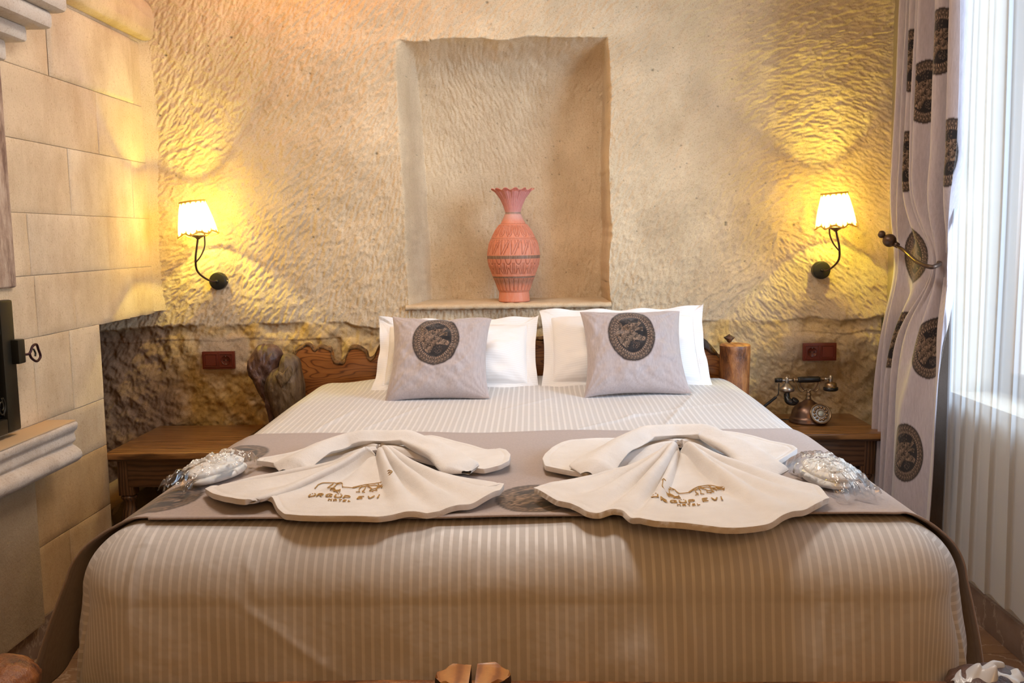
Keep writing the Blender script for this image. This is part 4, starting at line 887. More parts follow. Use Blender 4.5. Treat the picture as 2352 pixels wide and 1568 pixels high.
# burl feet of the frame near the camera
for (cx_, cz_, px_) in ((-1.10, 0.53, -1), (0.90, 0.50, 1)):
    bp(blob('corner_burl', [(cx_+0.085*math.cos(t)*(1+0.12*math.sin(3*t)), cz_+0.07*math.sin(t)*(1+0.1*math.cos(2*t))) for t in np.linspace(0, 2*PI, 20, endpoint=False)], (cx_, cz_), 0.09, mt_log if px_ < 0 else mt_burl, None, depth0=1.78, rough=0.02, seed=30+px_, nt=80))
    bp(tube('corner_leg', [(cx_, 1.78, cz_), (cx_, 1.8, 0.25), (cx_, 1.8, 0)], [0.06, 0.06, 0.065], mt_darkbark, None, 16))

# ---------------------------------------------------------------- duvet
aa = np.linspace(-A0-0.52, A0+0.52, 330); bb = np.r_[np.linspace(B0-0.515, B0+0.05, 130), np.linspace(B0+0.06, 4.04, 200)]
A_, B_ = np.meshgrid(aa, bb, indexing='ij')
x, y, z, L = drape(A_, B_)
nn1 = noise2(A_.shape, 40, 101); nn2 = noise2(A_.shape, 14, 102)
z += (0.006*nn1+0.0018*nn2)*np.clip(1-L/0.1, 0, 1)
hang = sstep(0.15, 0.4, L)
ex = np.clip(np.abs(A_)-A0, 0, None); ey = np.clip(B0-B_, 0, None); nrm = np.hypot(ex, ey)+1e-9
fold = 0.006*np.sin(A_*21+2*nn1)+0.008*nn1
x += np.sign(A_)*hang*(0.010*np.sin(B_*16+nn1)+0.008*nn2)*(ex/nrm); y -= hang*fold*(ey/nrm)
# pinched crease at the two front corners
crn = np.exp(-((np.abs(ex-ey))/0.035)**2)*hang*sstep(0.02, 0.1, np.minimum(ex, ey))
x -= np.sign(A_)*0.03*crn; y += 0.015*crn
# long soft creases on top
for (x0_, y0_, x1_, y1_, am) in ((-0.55, 3.0, -0.35, 3.5, .004), (0.1, 2.95, 0.45, 3.3, .005), (0.3, 3.2, 0.8, 3.45, .005), (-0.1, 3.3, 0.15, 3.6, .004), (0.45, 3.0, 0.7, 3.7, .004), (-0.7, 2.95, -0.6, 3.4, .004)):
    d = np.array([x1_-x0_, y1_-y0_]); Ld = np.hypot(*d); d = d/Ld; u = (A_-x0_)*d[0]+(B_-y0_)*d[1]; v = -(A_-x0_)*d[1]+(B_-y0_)*d[0]
    z += am*np.exp(-(v/0.008)**2)*sstep(0, 0.1, u)*sstep(Ld, Ld-0.1, u)
for (a0_, l0_, a1_, l1_, am) in ((-0.60, 0.05, -0.53, 0.22, .004), (-0.62, 0.18, -0.35, 0.38, .003), (-0.10, 0.02, -0.08, 0.24, .003), (-0.4, 0.1, -0.42, 0.45, .004), (0.32, 0.12, 0.40, 0.4, .004), (-0.80, 0.0, -0.83, 0.3, .007), (0.66, 0.15, 0.62, 0.42, .004), (-0.2, 0.25, -0.24, 0.5, .004)):
    d = np.array([a1_-a0_, l1_-l0_]); Ld = np.hypot(*d); d = d/Ld; u = (A_-a0_)*d[0]+((B0-B_)-l0_)*d[1]; v = -(A_-a0_)*d[1]+((B0-B_)-l0_)*d[0]
    bmp = am*np.exp(-(v/0.010)**2)*sstep(0, 0.1, u)*sstep(Ld, Ld-0.1, u); y -= bmp*(ey > 0.05); z += bmp*0.5*(ey <= 0.08)
uvc = np.stack([A_, B_], -1)
dv = gridmesh('duvet', np.stack([x, y, z], -1), mt_sheet, None, uv=uvc, solid=0.012)
tag(dv, 'white satin striped duvet covering the bed and hanging over its foot', 'duvet')

# ---------------------------------------------------------------- bed runner
RB0, RB1 = B0-0.005, 2.955
aa = np.linspace(-A0-0.50, A0+0.46, 420); bb = np.linspace(RB0, RB1, 200)
A_, B_ = np.meshgrid(aa, bb, indexing='ij')
Bw = B_+0.006*np.sin(A_*5)+np.where(B_ > 2.9, 0.004*np.sin(A_*13), 0)
x, y, z, L = drape(A_, Bw, 0.013)
n1 = noise2(A_.shape, 26, 120)
z += (0.006*noise2((420, 200), 40, 101)*0.4+0.0015*n1)*np.clip(1-L/0.1, 0, 1)
z += 0.009*np.exp(-((B_-RB0)/0.02)**2)*np.clip(1-L/0.3, 0, 1)
flare = np.clip(L-0.06, 0, None); lf = A_ < 0
x += np.sign(A_)*(0.02+np.where(lf, 0.27, 0.10)*flare)+np.where(L > 0, -np.sign(A_)*0.02, -np.sign(A_)*0.02)
x += np.sign(A_)*sstep(0.12, 0.4, L)*0.015*np.sin(B_*17)
z += np.where(lf, 0.05, 0.02)*flare
c = np.ones(A_.shape+(3,))*LINEN*(1+0.03*n1)[..., None]
hem = (np.abs(B_-RB0-0.02) < 0.002) | (np.abs(B_-RB1+0.02) < 0.002); c[hem] *= 0.85
q1 = aZ(1224, 1146, 0.80); q2 = aZ(598, 1035, 0.80)
for (mx, my, ru, rv) in ((q1[0]-CXB, q1[1], 0.092, 0.125), (q2[0]-CXB-0.055, q2[1]-0.06, 0.092, 0.125), (-0.86, 2.2, 0.09, 0.125)):
    u, v = (A_-mx)/ru, (B_-my)/rv; c = medallion(u, v, c)
rn = gridmesh('bed_runner', np.stack([x, y, z], -1), mt_linen, None, c, solid=0.004, offset=-1)
tag(rn, 'mauve grey bed runner with dark oval medallions laid across the duvet', 'bed runner')

# ---------------------------------------------------------------- pillows and cushions
def pillow(name, cx_, yb, zb, w_, h_, T, lean, yawz, mat, label, cat, group, med=None, flange=0.0, seed=0, n_=150, droop=0.0, wav=0.004, pinch=0.10):
    t = np.linspace(-1, 1, n_); U, V = np.meshgrid(t, t, indexing='ij')
    pu = np.clip(np.abs(U), 0, 1); pv = np.clip(np.abs(V), 0, 1)
    fu, fv = flange/(w_/2), flange/(h_/2)
    iu = np.clip(pu/(1-fu), 0, 1); iv = np.clip(pv/(1-fv), 0, 1)
    thick = T*(np.clip(1-iu**2.6, 0, 1)*np.clip(1-iv**2.6, 0, 1))**0.55
    nz_ = noise2((n_, n_), 22, seed); nf = noise2((n_, n_), 8, seed+1)
    root = empty(name, (cx_, yb, zb), yawz, label, cat, group); root.rotation_euler = (-lean, 0, yawz)
    mats = []
    # outline: sides pull in between the corners
    Xp = U*w_/2*(1-pinch*(1-pv**2)*pu**2); Zp = (V+1)/2*h_-np.sign(V)*h_/2*pinch*(1-pu**2)*pv**2
    cr = np.clip(pu*pv, 0, 1)**6
    for side in (-1, 1):
        d = thick*side
        d = d+wav*nz_*1.2*(thick/T)*side+0.3*wav*nf*(thick/T)*side
        fl_ = np.clip(np.maximum((pu-(1-fu))/max(fu, 1e-3), (pv-(1-fv))/max(fv, 1e-3)), 0, 1) if flange else 0*U
        d = d+fl_*(0.010*np.sin(V*9+seed)*np.sign(U)*(pu > pv)+0.008*np.sin(U*12+seed)*(pv >= pu))
        d = d+0.02*cr*np.sin(seed+np.sign(U)+2*np.sign(V))
        # tension wrinkles from corners
        for su in (-1, 1):
            for sv in (-1, 1):
                an = np.arctan2((1-sv*V), (1-su*U)); rr2 = np.hypot(1-su*U, 1-sv*V)
                d = d+side*0.0009*np.sin(an*17+seed)*np.exp(-((rr2-0.45)/0.3)**2)
        if flange: d = d-side*0.0035*np.exp(-((np.maximum(pu-(1-fu), pv-(1-fv)))/0.012)**2)
        Zq = Zp+0.5*(-droop)*np.exp(-(U*2)**2)*(V > 0)*V**4
        P_ = np.stack([Xp, d, Zq], -1)
        if side == 1: P_ = P_[::-1]
        col_ = None
        if not flange or med is not None:
            col_ = np.ones((n_, n_, 3))*LINEN_C
            if med is not None and side == -1:
                mu, mv, ru, rv = med; mask_u = (Xp-mu)/ru; mask_v = (Zp-mv)/rv; col_ = medallion(mask_u, mask_v, col_)
        mats.append(gridmesh('front_panel' if side == -1 else 'back_panel', P_, mat, root, col_))
    # piped edge
    idx = [(i, 0) for i in range(0, n_, 3)]+[(n_-1, j) for j in range(0, n_, 3)]+[(i, n_-1) for i in range(n_-1, -1, -3)]+[(0, j) for j in range(n_-1, -1, -3)]
    return root
pillow('pillow', -0.325, 3.80, 0.785, 0.70, 0.40, 0.075, 0.75, 0, mt_pillow, 'white striped flanged pillow on the left side of the bed', 'pillow', 'white pillows against the headboard', flange=0.045, seed=3, wav=0.012, pinch=0.05)
pillow('pillow', 0.385, 3.82, 0.785, 0.715, 0.43, 0.075, 0.72, 0, mt_pillow, 'white flanged pillow standing upright on the right side of the bed', 'pillow', 'white pillows against the headboard', flange=0.045, seed=8, wav=0.012, pinch=0.05)
pillow('cushion', -0.375, 3.545, 0.800, 0.41, 0.425, 0.065, 0.78, 0.0, mt_linen, 'mauve square cushion with dark oval medallion leaning on the left pillow', 'cushion', 'medallion cushions', med=(-0.012, 0.258, 0.096, 0.136), seed=5, n_=230, droop=0.02, wav=0.006)
pillow('cushion', 0.402, 3.60, 0.800, 0.415, 0.425, 0.065, 0.74, 0.0, mt_linen, 'mauve square cushion with dark oval medallion leaning on the right pillow', 'cushion', 'medallion cushions', med=(-0.010, 0.258, 0.096, 0.138), seed=12, n_=230, droop=0.0, wav=0.006)
# folded duvet cover tip on the left
tp_ = np.array([aY(838, 899, 3.80), aY(866, 905, 3.74), aY(898, 915, 3.66)]); tb = np.array([aY(848, 909, 3.80), aY(872, 915, 3.72), aY(898, 917, 3.64)])
gridmesh('duvet_corner_flap', np.stack([tb, tp_], 1)+np.zeros((3, 2, 3)), mt_pillow, dv, solid=0.004)

# ---------------------------------------------------------------- towels
TZB = 0.812
def pz(pts, Z=TZB+0.004): return np.array([aZ(a, b, Z)[:2] for a, b in pts])
def fan(name, outl, cen, parent, nfold, amp, seed, hem_h, folds=None, n_t=320, n_r=90, phase=0.0, lift=0.02, foldmul=None, zb=TZB, pinchh=0.03):
    o = smooth1(resample(pz(outl), n_t), 2); c_ = pz([cen])[0]
    r = np.linspace(0.04, 1, n_r)[None, :]; s = np.linspace(0, 1, n_t)[:, None]
    XY = c_+(o[:, None, :]-c_)*r[..., None]
    ph_ = s*nfold*2*PI+phase+1.0*np.sin(s*7+seed)+0.4*np.sin(s*17+seed*2)
    fo = (0.5+0.5*np.sin(ph_))**0.75*(0.72+0.28*np.sin(s*19+seed))
    nz_ = noise2((n_t, n_r), 30, seed)
    prof_ = np.exp(-((r-0.28)/0.34)**2)*0.95+0.22*r
    if folds:
        fo = sum(a_*np.exp(-np.abs((s-c_f)/w_f)**2.6) for c_f, w_f, a_ in folds)+0*r; prof_ = sstep(0, 0.12, r)*(1-0.80*sstep(0.35, 0.98, r))
    z_ = zb+0.006+amp*fo*prof_+pinchh*np.exp(-((r-0.05)/0.22)**2)+0.006*nz_*r+hem_h*(0.5+0.5*np.sin(s*PI*7+seed*2))*sstep(0.6, 1.0, r)
    z_ = z_+0.0018*np.exp(-((r-0.955)/0.012)**2)*-1
    z_ = np.maximum(z_, zb+0.004)
    ob = gridmesh(name, np.concatenate([XY, z_[..., None]], -1), mt_terry, parent, solid=0.013, offset=0)
    b_ = ob.modifiers.new('b', 'BEVEL'); b_.width = 0.0035; b_.segments = 2; b_.limit_method = 'ANGLE'; b_.angle_limit = 1.0
    return ob, (XY, z_)
def waist(parent, pts, hs_, w0, name='waist_band', thick=0.022):
    """rolled band crossing the towel: pts px centre line, w0 widths (m), hs_ heights"""
    p = smooth1(resample(pz(pts), 90), 3); s = np.linspace(0, 1, 90); hgt = np.interp(s, np.linspace(0, 1, len(hs_)), hs_); wd = np.interp(s, np.linspace(0, 1, len(w0)), w0)
    n_ = 44; P_ = np.zeros((90, n_, 3)); nzw = noise2((90, n_), 9, 7)
    for i in range(90):
        t = p[min(i+1, 89)]-p[max(i-1, 0)]; t = t/np.linalg.norm(t); nrm_ = np.array([-t[1], t[0]])
        e = min(1, i/5+0.25, (89-i)/5+0.25)
        for j in range(n_):
            a = 2*PI*j/n_; u = math.cos(a); v = math.sin(a); v = v if v > 0 else v*0.5
            q = p[i]+nrm_*u*wd[i]*e; P_[i, j] = (q[0], q[1], TZB+0.010+hgt[i]+thick*v*e*(1-0.25*u*u)+0.004*nzw[i, j]+0.0035*math.cos(3.2*a+i*0.05)*e)
    return gridmesh(name, P_, mt_terry, parent, close_v=True)
def towel(front, cF, back, cB, band, label, seed, fwd):
    r_ = empty('towel', tuple(pz([cF])[0])+(TZB,), 0, label, 'towel', 'folded white hotel towels on the runner')
    inv = Matrix.Translation(-Vector(r_.location))
    f_, dat = fan('front_fan', front, cF, r_, *fwd)
    b_, _ = fan('back_fan', back, cB, r_, 4.5, 0.020, seed+9, 0.006, phase=1.0, pinchh=0.03)
    w_ = waist(r_, *band)
    for o in (f_, b_, w_): o.matrix_parent_inverse = inv
    return r_, dat, inv
FL = [(652,1092),(611,1101),(575,1111),(530,1117),(485,1123),(471,1130),(490,1150),(519,1165),(545,1174),(565,1176),(590,1168),(612,1158),(626,1160),(638,1178),(655,1193),(690,1199),(729,1201),(800,1200),(868,1199),(903,1192),(940,1188),(973,1186),(1020,1178),(1077,1166),(1120,1155),(1147,1145),(1159,1125),(1140,1130),(1120,1133),(1100,1124),(1082,1114),(1068,1108)]
BL = [(1112,1082),(1150,1078),(1170,1072),(1173,1058),(1162,1045),(1147,1040),(1128,1043),(1112,1041),(1077,1031),(1035,1022),(990,1014),(962,1014),(938,1021),(895,1023),(851,1024),(815,1022),(781,1020),(752,1023),(729,1029),(700,1040),(676,1046),(635,1053),(596,1062),(589,1070),(610,1073),(640,1080),(652,1090)]
tw1, d1, inv1 = towel(FL, (868, 1078), BL, (875, 1062), ([(652, 1094), (690, 1080), (740, 1066), (800, 1056), (868, 1053), (940, 1056), (990, 1066), (1030, 1078), (1072, 1094)], [0.004, 0.03, 0.050, 0.050, 0.03, 0.004], [0.06, 0.045, 0.036, 0.036, 0.045, 0.06]),
    'white towel fan on the left of the runner with gold camel embroidery', 3, (7.0, 0.036, 4, 0.010, [(.08,.04,.7),(.20,.045,.5),(.33,.055,1.0),(.50,.05,.2),(.665,.022,1.0),(.735,.024,1.1),(.81,.028,1.0),(.92,.04,.6)]))
FR = [(1350,1108),(1312,1113),(1273,1119),(1240,1130),(1225,1141),(1250,1155),(1280,1167),(1311,1176),(1345,1187),(1378,1190),(1407,1187),(1430,1192),(1450,1206),(1480,1217),(1541,1223),(1600,1226),(1656,1227),(1700,1223),(1732,1218),(1762,1212),(1790,1203),(1840,1190),(1885,1176),(1905,1162),(1893,1146),(1878,1130),(1855,1117),(1830,1113),(1801,1112),(1785,1106),(1771,1100)]
BR = [(1771,1082),(1790,1068),(1812,1060),(1832,1046),(1822,1038),(1800,1032),(1771,1026),(1735,1015),(1694,1005),(1665,1000),(1637,998),(1598,1000),(1560,1003),(1512,1004),(1464,1006),(1425,1011),(1388,1014),(1350,1018),(1311,1023),(1290,1030),(1268,1040),(1252,1054),(1246,1066),(1252,1080),(1280,1085),(1311,1092),(1348,1098)]
tw2, d2, inv2 = towel(FR, (1560, 1070), BR, (1560, 1052), ([(1348, 1100), (1375, 1082), (1420, 1062), (1480, 1046), (1550, 1041), (1620, 1044), (1680, 1060), (1730, 1080), (1772, 1104)], [0.004, 0.03, 0.052, 0.052, 0.03, 0.004], [0.065, 0.05, 0.040, 0.040, 0.05, 0.065]),
    'white towel fan on the right of the runner with gold camel embroidery', 6, (7.5, 0.038, 2, 0.010, [(.06,.04,.5),(.17,.035,.6),(.265,.032,1.0),(.345,.028,1.1),(.415,.016,.55),(.56,.06,.2),(.67,.028,1.1),(.76,.032,.8),(.88,.05,.9)]))
# embroidery, sewn on the towel surface (heights read from the towel mesh)
from mathutils.bvhtree import BVHTree
def surf(dat):
    XY, z_ = dat; n_, m_ = z_.shape; V = [(XY[i, j, 0], XY[i, j, 1], z_[i, j]) for i in range(n_) for j in range(m_)]
    F_ = [(i*m_+j, (i+1)*m_+j, (i+1)*m_+j+1, i*m_+j+1) for i in range(n_-1) for j in range(m_-1)]
    return BVHTree.FromPolygons(V, F_)
def on(bvh, x, y):
    h = bvh.ray_cast(Vector((x, y, 2)), Vector((0, 0, -1))); return (h[0].z if h[0] else TZB+0.01)+0.0098
def embroider(dat, inv, parent, ox, oy, wpx, rot=0.0):
    bvh = surf(dat)
    c0 = aZ(ox, oy, TZB+0.015)[:2]; sc_ = (aZ(ox+50, oy, TZB)[0]-aZ(ox-50, oy, TZB)[0])/100  # metres per picture pixel here
    W_ = wpx*sc_
    def loc(u, v): return c0[0]+(u*math.cos(rot)-v*math.sin(rot))*W_, c0[1]+(u*math.sin(rot)+v*math.cos(rot))*W_
    verts, faces = [], []
    def stroke(pl, w_):
        pl = resample(pl, max(3, int(len(pl)*3))) if len(pl) > 1 else pl
        q = [loc(u, v) for u, v in pl]; b0 = len(verts)
        for i, (x, y) in enumerate(q):
            xa, ya = q[max(i-1, 0)]; xb, yb = q[min(i+1, len(q)-1)]; dx, dy = xb-xa, yb-ya; d = math.hypot(dx, dy)+1e-9
            nx_, ny_ = -dy/d*w_, dx/d*w_; z0 = on(bvh, x, y)
            verts.extend([(x+nx_, y+ny_, z0-0.0012), (x+nx_*.5, y+ny_*.5, z0+0.0006), (x-nx_*.5, y-ny_*.5, z0+0.0006), (x-nx_, y-ny_, z0-0.0012)])
        for i in range(len(q)-1):
            for k in range(3): a = b0+i*4+k; faces.append((a, a+1, a+5, a+4))
    # camel pair in line work: resting camel at left, striding camel at right
    animals = [[(-.42,.42),(-.40,.60),(-.34,.72),(-.24,.80),(-.15,.84),(-.08,.78),(0,.72),(.06,.62),(.08,.50),(.12,.36),(.2,.36),(.30,.37),(.36,.46)],
               [(-.15,.84),(-.17,.62),(-.19,.45),(-.10,.34),(-.02,.30)], [(-.08,.78),(-.05,.55),(-.06,.38),(.0,.22)], [(-.02,.70),(-.05,.62),(.04,.60)], [(-.10,.34),(-.08,.2),(.04,.12),(.1,.02)],
               [(-.08,.28),(.02,.20),(.0,.08),(.08,.12),(.1,.24),(.12,.05)], [(-.02,.30),(.03,.15),(.09,.18)],
               [(.30,.40),(.40,.56),(.50,.68),(.62,.74),(.70,.80),(.80,.84),(.90,.80),(1.0,.70),(.96,.60),(.9,.64),(.84,.6)], [(.50,.68),(.58,.60),(.66,.66),(.74,.62),(.84,.70),(.92,.68)],
               [(.44,.58),(.42,.36),(.46,.20),(.40,.16)], [(.50,.62),(.52,.40),(.50,.22),(.56,.18)], [(.56,.58),(.64,.44),(.62,.30),(.70,.26)], [(.74,.60),(.72,.44),(.76,.34),(.68,.30)],
               [(.34,.46),(.44,.50),(.52,.58),(.60,.52),(.66,.40),(.74,.48),(.80,.56),(.88,.60)], [(.70,.80),(.74,.68),(.72,.58),(.8,.62),(.82,.5)], [(.84,.80),(.9,.72),(.98,.66)]]
    for pl in animals: stroke([(u-.25, v) for u, v in pl], 0.0011)
    G = {'Ü': [[(0,1),(0,.25),(.25,0),(.5,.0),(.75,.25),(.75,1)], [(.2,1.2),(.24,1.3)], [(.52,1.2),(.56,1.3)]], 'R': [[(0,0),(0,1),(.5,1),(.68,.78),(.5,.52),(0,.5)], [(.3,.5),(.7,0)]],
         'G': [[(.72,.8),(.45,1),(.15,.9),(0,.5),(.15,.1),(.45,0),(.72,.15),(.72,.45),(.42,.45)]], 'P': [[(0,0),(0,1),(.5,1),(.68,.75),(.5,.48),(0,.45)]], 'E': [[(.62,1),(0,1),(0,0),(.62,0)], [(0,.5),(.5,.5)]],
         'V': [[(0,1),(.35,0),(.7,1)]], 'İ': [[(.1,0),(.1,1)], [(.08,1.22),(.12,1.3)]], 'H': [[(0,0),(0,1)], [(.65,0),(.65,1)], [(0,.5),(.65,.5)]], 'O': [[(.35,0),(.05,.2),(0,.5),(.05,.8),(.35,1),(.65,.8),(.7,.5),(.65,.2),(.35,0)]],
         'T': [[(0,1),(.7,1)], [(.35,1),(.35,0)]], 'L': [[(0,1),(0,0),(.55,0)]]}
    def text(s, cu, cv, h, adv, arc, wd):
        tot = sum(adv*(0.5 if ch == ' ' else (0.45 if ch == 'İ' else 1)) for ch in s); u = cu-tot/2
        for ch in s:
            st = adv*(0.5 if ch == ' ' else (0.45 if ch == 'İ' else 1))
            if ch in G:
                for pl in G[ch]:
                    stroke([(u+a*h*0.85, cv+arc*((u+a*h-cu)**2)+b*h) for a, b in pl], wd)
            u += st
    text('ÜRGÜP EVİ', 0, -0.28, 0.17, 0.165, 0.30, 0.0018)
    text('HOTEL', 0.0, -0.50, 0.09, 0.088, 0.15, 0.0011)
    me = bpy.data.meshes.new('embroidery'); me.from_pydata(verts, [], faces)
    o = link('embroidery', me, mt_gold, parent); o.matrix_parent_inverse = inv; tag(o, 'gold embroidered camels above the hotel name')
    o.modifiers.new('s', 'SOLIDIFY').thickness = 0.0008
embroider(d1, inv1, tw1, 795, 1138, 122); embroider(d2, inv2, tw2, 1580, 1148, 124, -0.08)

# ---------------------------------------------------------------- slipper packs
def slipper_pack(cen, ang_, ln, wd_, label, seed, fringe):
    r_ = empty('slipper_pack', cen, ang_, label, 'slippers', 'slippers in clear bags on the runner')
    for k, (dy, dz) in enumerate(((-0.004, 0.0), (0.005, 0.016))):
        ol = [(ln*0.43*math.cos(t)*(1.0), wd_*0.46*math.sin(t)*(1+0.15*math.cos(t))+dy) for t in np.linspace(0, 2*PI, 30, endpoint=False)]
        s = blob('slipper', ol, (0, dy), 0.012, mt_slip, r_, axis='Z', pw=6, nt=70); s.location = (0.0, 0, 0.016+dz)
        up = [(ln*0.02+ln*0.20*math.cos(t), wd_*0.37*math.sin(t)+dy) for t in np.linspace(0, 2*PI, 24, endpoint=False)]
        if k: u_ = blob('slipper_strap', [(a+ln*0.12, b) for a, b in up], (ln*0.14, dy), 0.020, mt_slip, s, axis='Z', pw=2.2, nt=50); u_.location = (0, 0, 0.006)
    n_, m_ = 110, 60; u = np.linspace(-1, 1, n_)[:, None]; v = np.linspace(-1, 1, m_)[None, :]
    fx = np.clip(1-np.abs(u)**4, 0, 1); prof_ = (fx*np.clip(1-v**4, 0, 1))**0.5
    ed = 1-prof_
    nA_ = noise2((n_, m_), 9, seed); nB_ = noise2((n_, m_), 4, seed+1); nC_ = noise2((n_, m_), 12, seed+2)
    Xb = u*ln*0.56+0.006*nA_; wv = wd_*0.52*(1-0.25*np.abs(u)**3*(0.5+0.5*np.sign(-u*fringe))); Yb = v*wv+0.006*nA_*ed
    fr1 = sstep(0.72, 1.0, u*fringe)
    Xb = Xb+fringe*fr1*0.045*(1+0.4*np.sin(v*6))
    crk = np.abs(nA_)*0.010+np.abs(nB_)*0.006+0.004*np.abs(nC_)
    for side, nm in ((1, 'clear_bag'), ):
        Zt = 0.006+0.046*prof_+crk*1.2+fr1*0.010*np.abs(nB_)
        ob = gridmesh(nm, np.stack([Xb+0*Zt, Yb+0*Zt, Zt], -1), mt_bag, r_)
    tag(ob, 'crinkled clear plastic film over the slippers')
    return r_
q = aZ(500, 1092, 0.815); a1, a2 = aZ(415, 1130, 0.815), aZ(590, 1055, 0.815)
slipper_pack((q[0], q[1], 0.806), math.atan2(a2[1]-a1[1], a2[0]-a1[0]), 0.25, 0.10, 'white slippers in a crinkled clear bag beside the left towel', 201, -1)
q = aZ(1905, 1098, 0.815); a1, a2 = aZ(1835, 1055, 0.815), aZ(1985, 1135, 0.815)
slipper_pack((q[0]-0.01, q[1], 0.804), math.atan2(a2[1]-a1[1], a2[0]-a1[0]), 0.24, 0.11, 'white slippers in a crinkled clear bag beside the right towel', 231, 1)
# loose clear film on the right foot burl
n_, m_ = 60, 40; u = np.linspace(-1, 1, n_)[:, None]; v = np.linspace(-1, 1, m_)[None, :]
nA_ = noise2((n_, m_), 7, 301)
Pp = np.stack([0.885+u*0.075+0.01*nA_, 1.77+v*0.06+0.0*u, 0.575-0.05*u**2-0.06*v**2+0.018*nA_], -1)
o = gridmesh('plastic_wrap', Pp, m_simple('milky_film', (0.62, 0.64, 0.68), 0.25), None, solid=0.002)
tag(o, 'crumpled milky plastic wrap lying on the log at the bottom right', 'plastic wrap')

# ---------------------------------------------------------------- curtain with medallions
CU = np.linspace(0, 1, 900); CZ = np.linspace(0.262, 2.75, 700)
U, Z = np.meshgrid(CU, CZ, indexing='ij')
zt_ = [0.26, 0.60, 0.95, 1.15, 1.285, 1.45, 1.70, 2.2, 2.75]
yf = [4.06, 4.04, 4.02, 4.0, 3.99, 3.98, 3.95, 3.92, 3.90]       # far edge
yn = [3.500, 3.47, 3.455, 3.46, 3.475, 3.44, 3.39, 3.40, 3.42]      # near edge
Yf = np.interp(Z, zt_, yf); Yn = np.interp(Z, zt_, yn)
tie = np.exp(-((Z-1.285)/0.20)**2)
# u warps: flat front fold widens toward the hem, pleats bunch at the tie
uw = U
fr0 = 0.34
Ymid = Yf+(Yn-Yf)*uw
gather = 3.60
core = sstep(0.12, 0.30, U)
Ymid = Ymid+(gather-Ymid)*tie*0.62*core
pl = np.where(U < 0.34, np.sin(U/0.34*3.5*2*PI), 0)
wide = np.exp(-((U-0.60)/0.17)**2)
A1 = 0.030+0.012*np.sin(7*U)
low_ = sstep(1.25, 0.7, Z)
pn = np.where(U < 0.34, 0.042*np.sin(U/0.34*3.5*2*PI), 0)
pn = pn+np.where(U >= 0.34, 0.048*np.sin((U-0.34)/0.66*2.4*2*PI)*(1-0.93*low_), 0)
pn2 = np.where(U >= 0.34, 0.034*np.sin((U-0.34)/0.66*1.1*2*PI), 0)
pnx = pn*(1-0.55*tie)+pn2*low_*0.6
mini = 0.010*np.sin(U*60+Z*3)*tie+0.004*np.sin(U*33+2*np.sin(Z*4))
Xc = 1.530-pnx-mini+0.045*tie*core-0.02*low_
Xc -= 0.045*wide*low_*0.9
Ymid += 0.012*np.cos((U)*40)*(1-low_)*0.5
Pc = np.stack([Xc, Ymid, Z+0.010*np.sin(U*9)*0], -1)
dPc = np.linalg.norm(np.diff(Pc, axis=0), axis=2); arc = np.vstack([np.zeros((1, 700)), np.cumsum(dPc, axis=0)])
c = np.ones(U.shape+(3,))*LINEN_C*np.array([1.05, 1.05, 1.10])
meds = [(2160, 95), (2095, 140), (2128, 210), (2183, 350), (2082, 372), (2105, 582), (2142, 800), (2080, 1040), (2056, 780)]
R_, U_, F_ = Rv, Uv, Fv
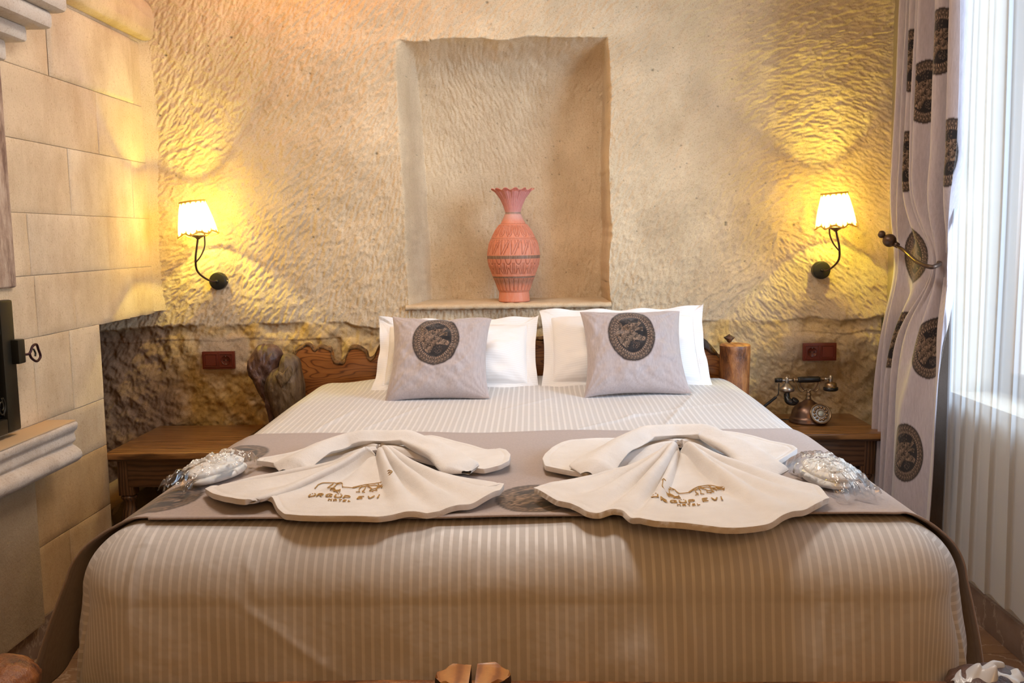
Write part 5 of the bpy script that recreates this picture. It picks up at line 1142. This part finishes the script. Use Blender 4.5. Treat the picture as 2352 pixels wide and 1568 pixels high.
# visible picture positions -> nearest cloth point
D = Pc-CAMPOS; dz_ = D@Fv; px_ = 1176+FPX*(D@Rv)/dz_; py_ = 784-FPX*(D@Uv)/dz_
for mx, my in meds:
    dd = (px_-mx)**2+(py_-my)**2+(Xc-1.45)*3e4*0.02
    i_, j_ = np.unravel_index(np.argmin(dd), dd.shape)
    u = (arc-arc[i_:i_+1, :])/0.088; v = (Z-Z[i_, j_])/0.122
    c = medallion(u, v, c)
hm = Z < 0.285; c[hm] *= 0.93
cu = gridmesh('curtain', Pc[:, ::-1], mt_linen, None, c[:, ::-1], solid=0.003)
tag(cu, 'mauve grey patterned curtain with dark oval medallions tied back at the window', 'curtain')
# holdback
hbk = empty('curtain_holdback', (1.60, 3.46, 1.30), 0, 'bronze curtain holdback with ball finial hooked around the patterned curtain', 'holdback')
inv = Matrix.Translation((-1.60, -3.46, -1.30))
k1 = aY(2100, 600, 3.60); 
pts = [(1.61, 3.64, 1.29), (1.545, 3.60, 1.30), aY(2158, 606, 3.55), aY(2138, 613, 3.53), aY(2105, 600, 3.62), aY(2080, 578, 3.74), aY(2060, 563, 3.84)]
o = tube('hook_arm', pts, [0.0075, 0.008, 0.0085, 0.008, 0.006], mt_bronze, hbk, 14); o.matrix_parent_inverse = inv
b1, b2 = Vector(aY(2043, 552, 3.86)), Vector(aY(2025, 538, 3.88))
def ball(nm, c_, r): 
    a = np.linspace(-PI/2, PI/2, 18); o = lathe(nm, [(r*math.cos(t), r*math.sin(t)) for t in a], mt_bronze, hbk, 28, at=c_); o.matrix_parent_inverse = inv
ball('finial_ball', b1, 0.027); ball('finial_tip', b2, 0.0155)
o = tube('finial_neck', [aY(2064, 565, 3.84), aY(2054, 559, 3.85)], [0.010, 0.013], mt_bronze, hbk, 14, smooth_pts=False); o.matrix_parent_inverse = inv

# ---------------------------------------------------------------- sheer
ns = 900; nzs = 60
ys = np.linspace(3.53, 0.70, ns); zs = np.linspace(0.165, 2.80, nzs); Y_, Z_ = np.meshgrid(ys, zs, indexing='ij')
ph_ = (3.60-Y_)/0.118+0.25*np.sin((3.60-Y_)*5); f_ = saw(ph_)
xo = 0.022*(f_**0.8)-0.022*sstep(0.88, 1.0, f_)
Ysh = Y_+0.02*sstep(0.86, 1.0, f_)
sh = gridmesh('sheer_curtain', np.stack([1.575-xo+0.004*np.sin(Z_*3+Y_*7), Ysh, Z_+0*Y_], -1), mt_sheer, None)
tag(sh, 'white pleated sheer curtain hanging in front of the bright window', 'sheer curtain')
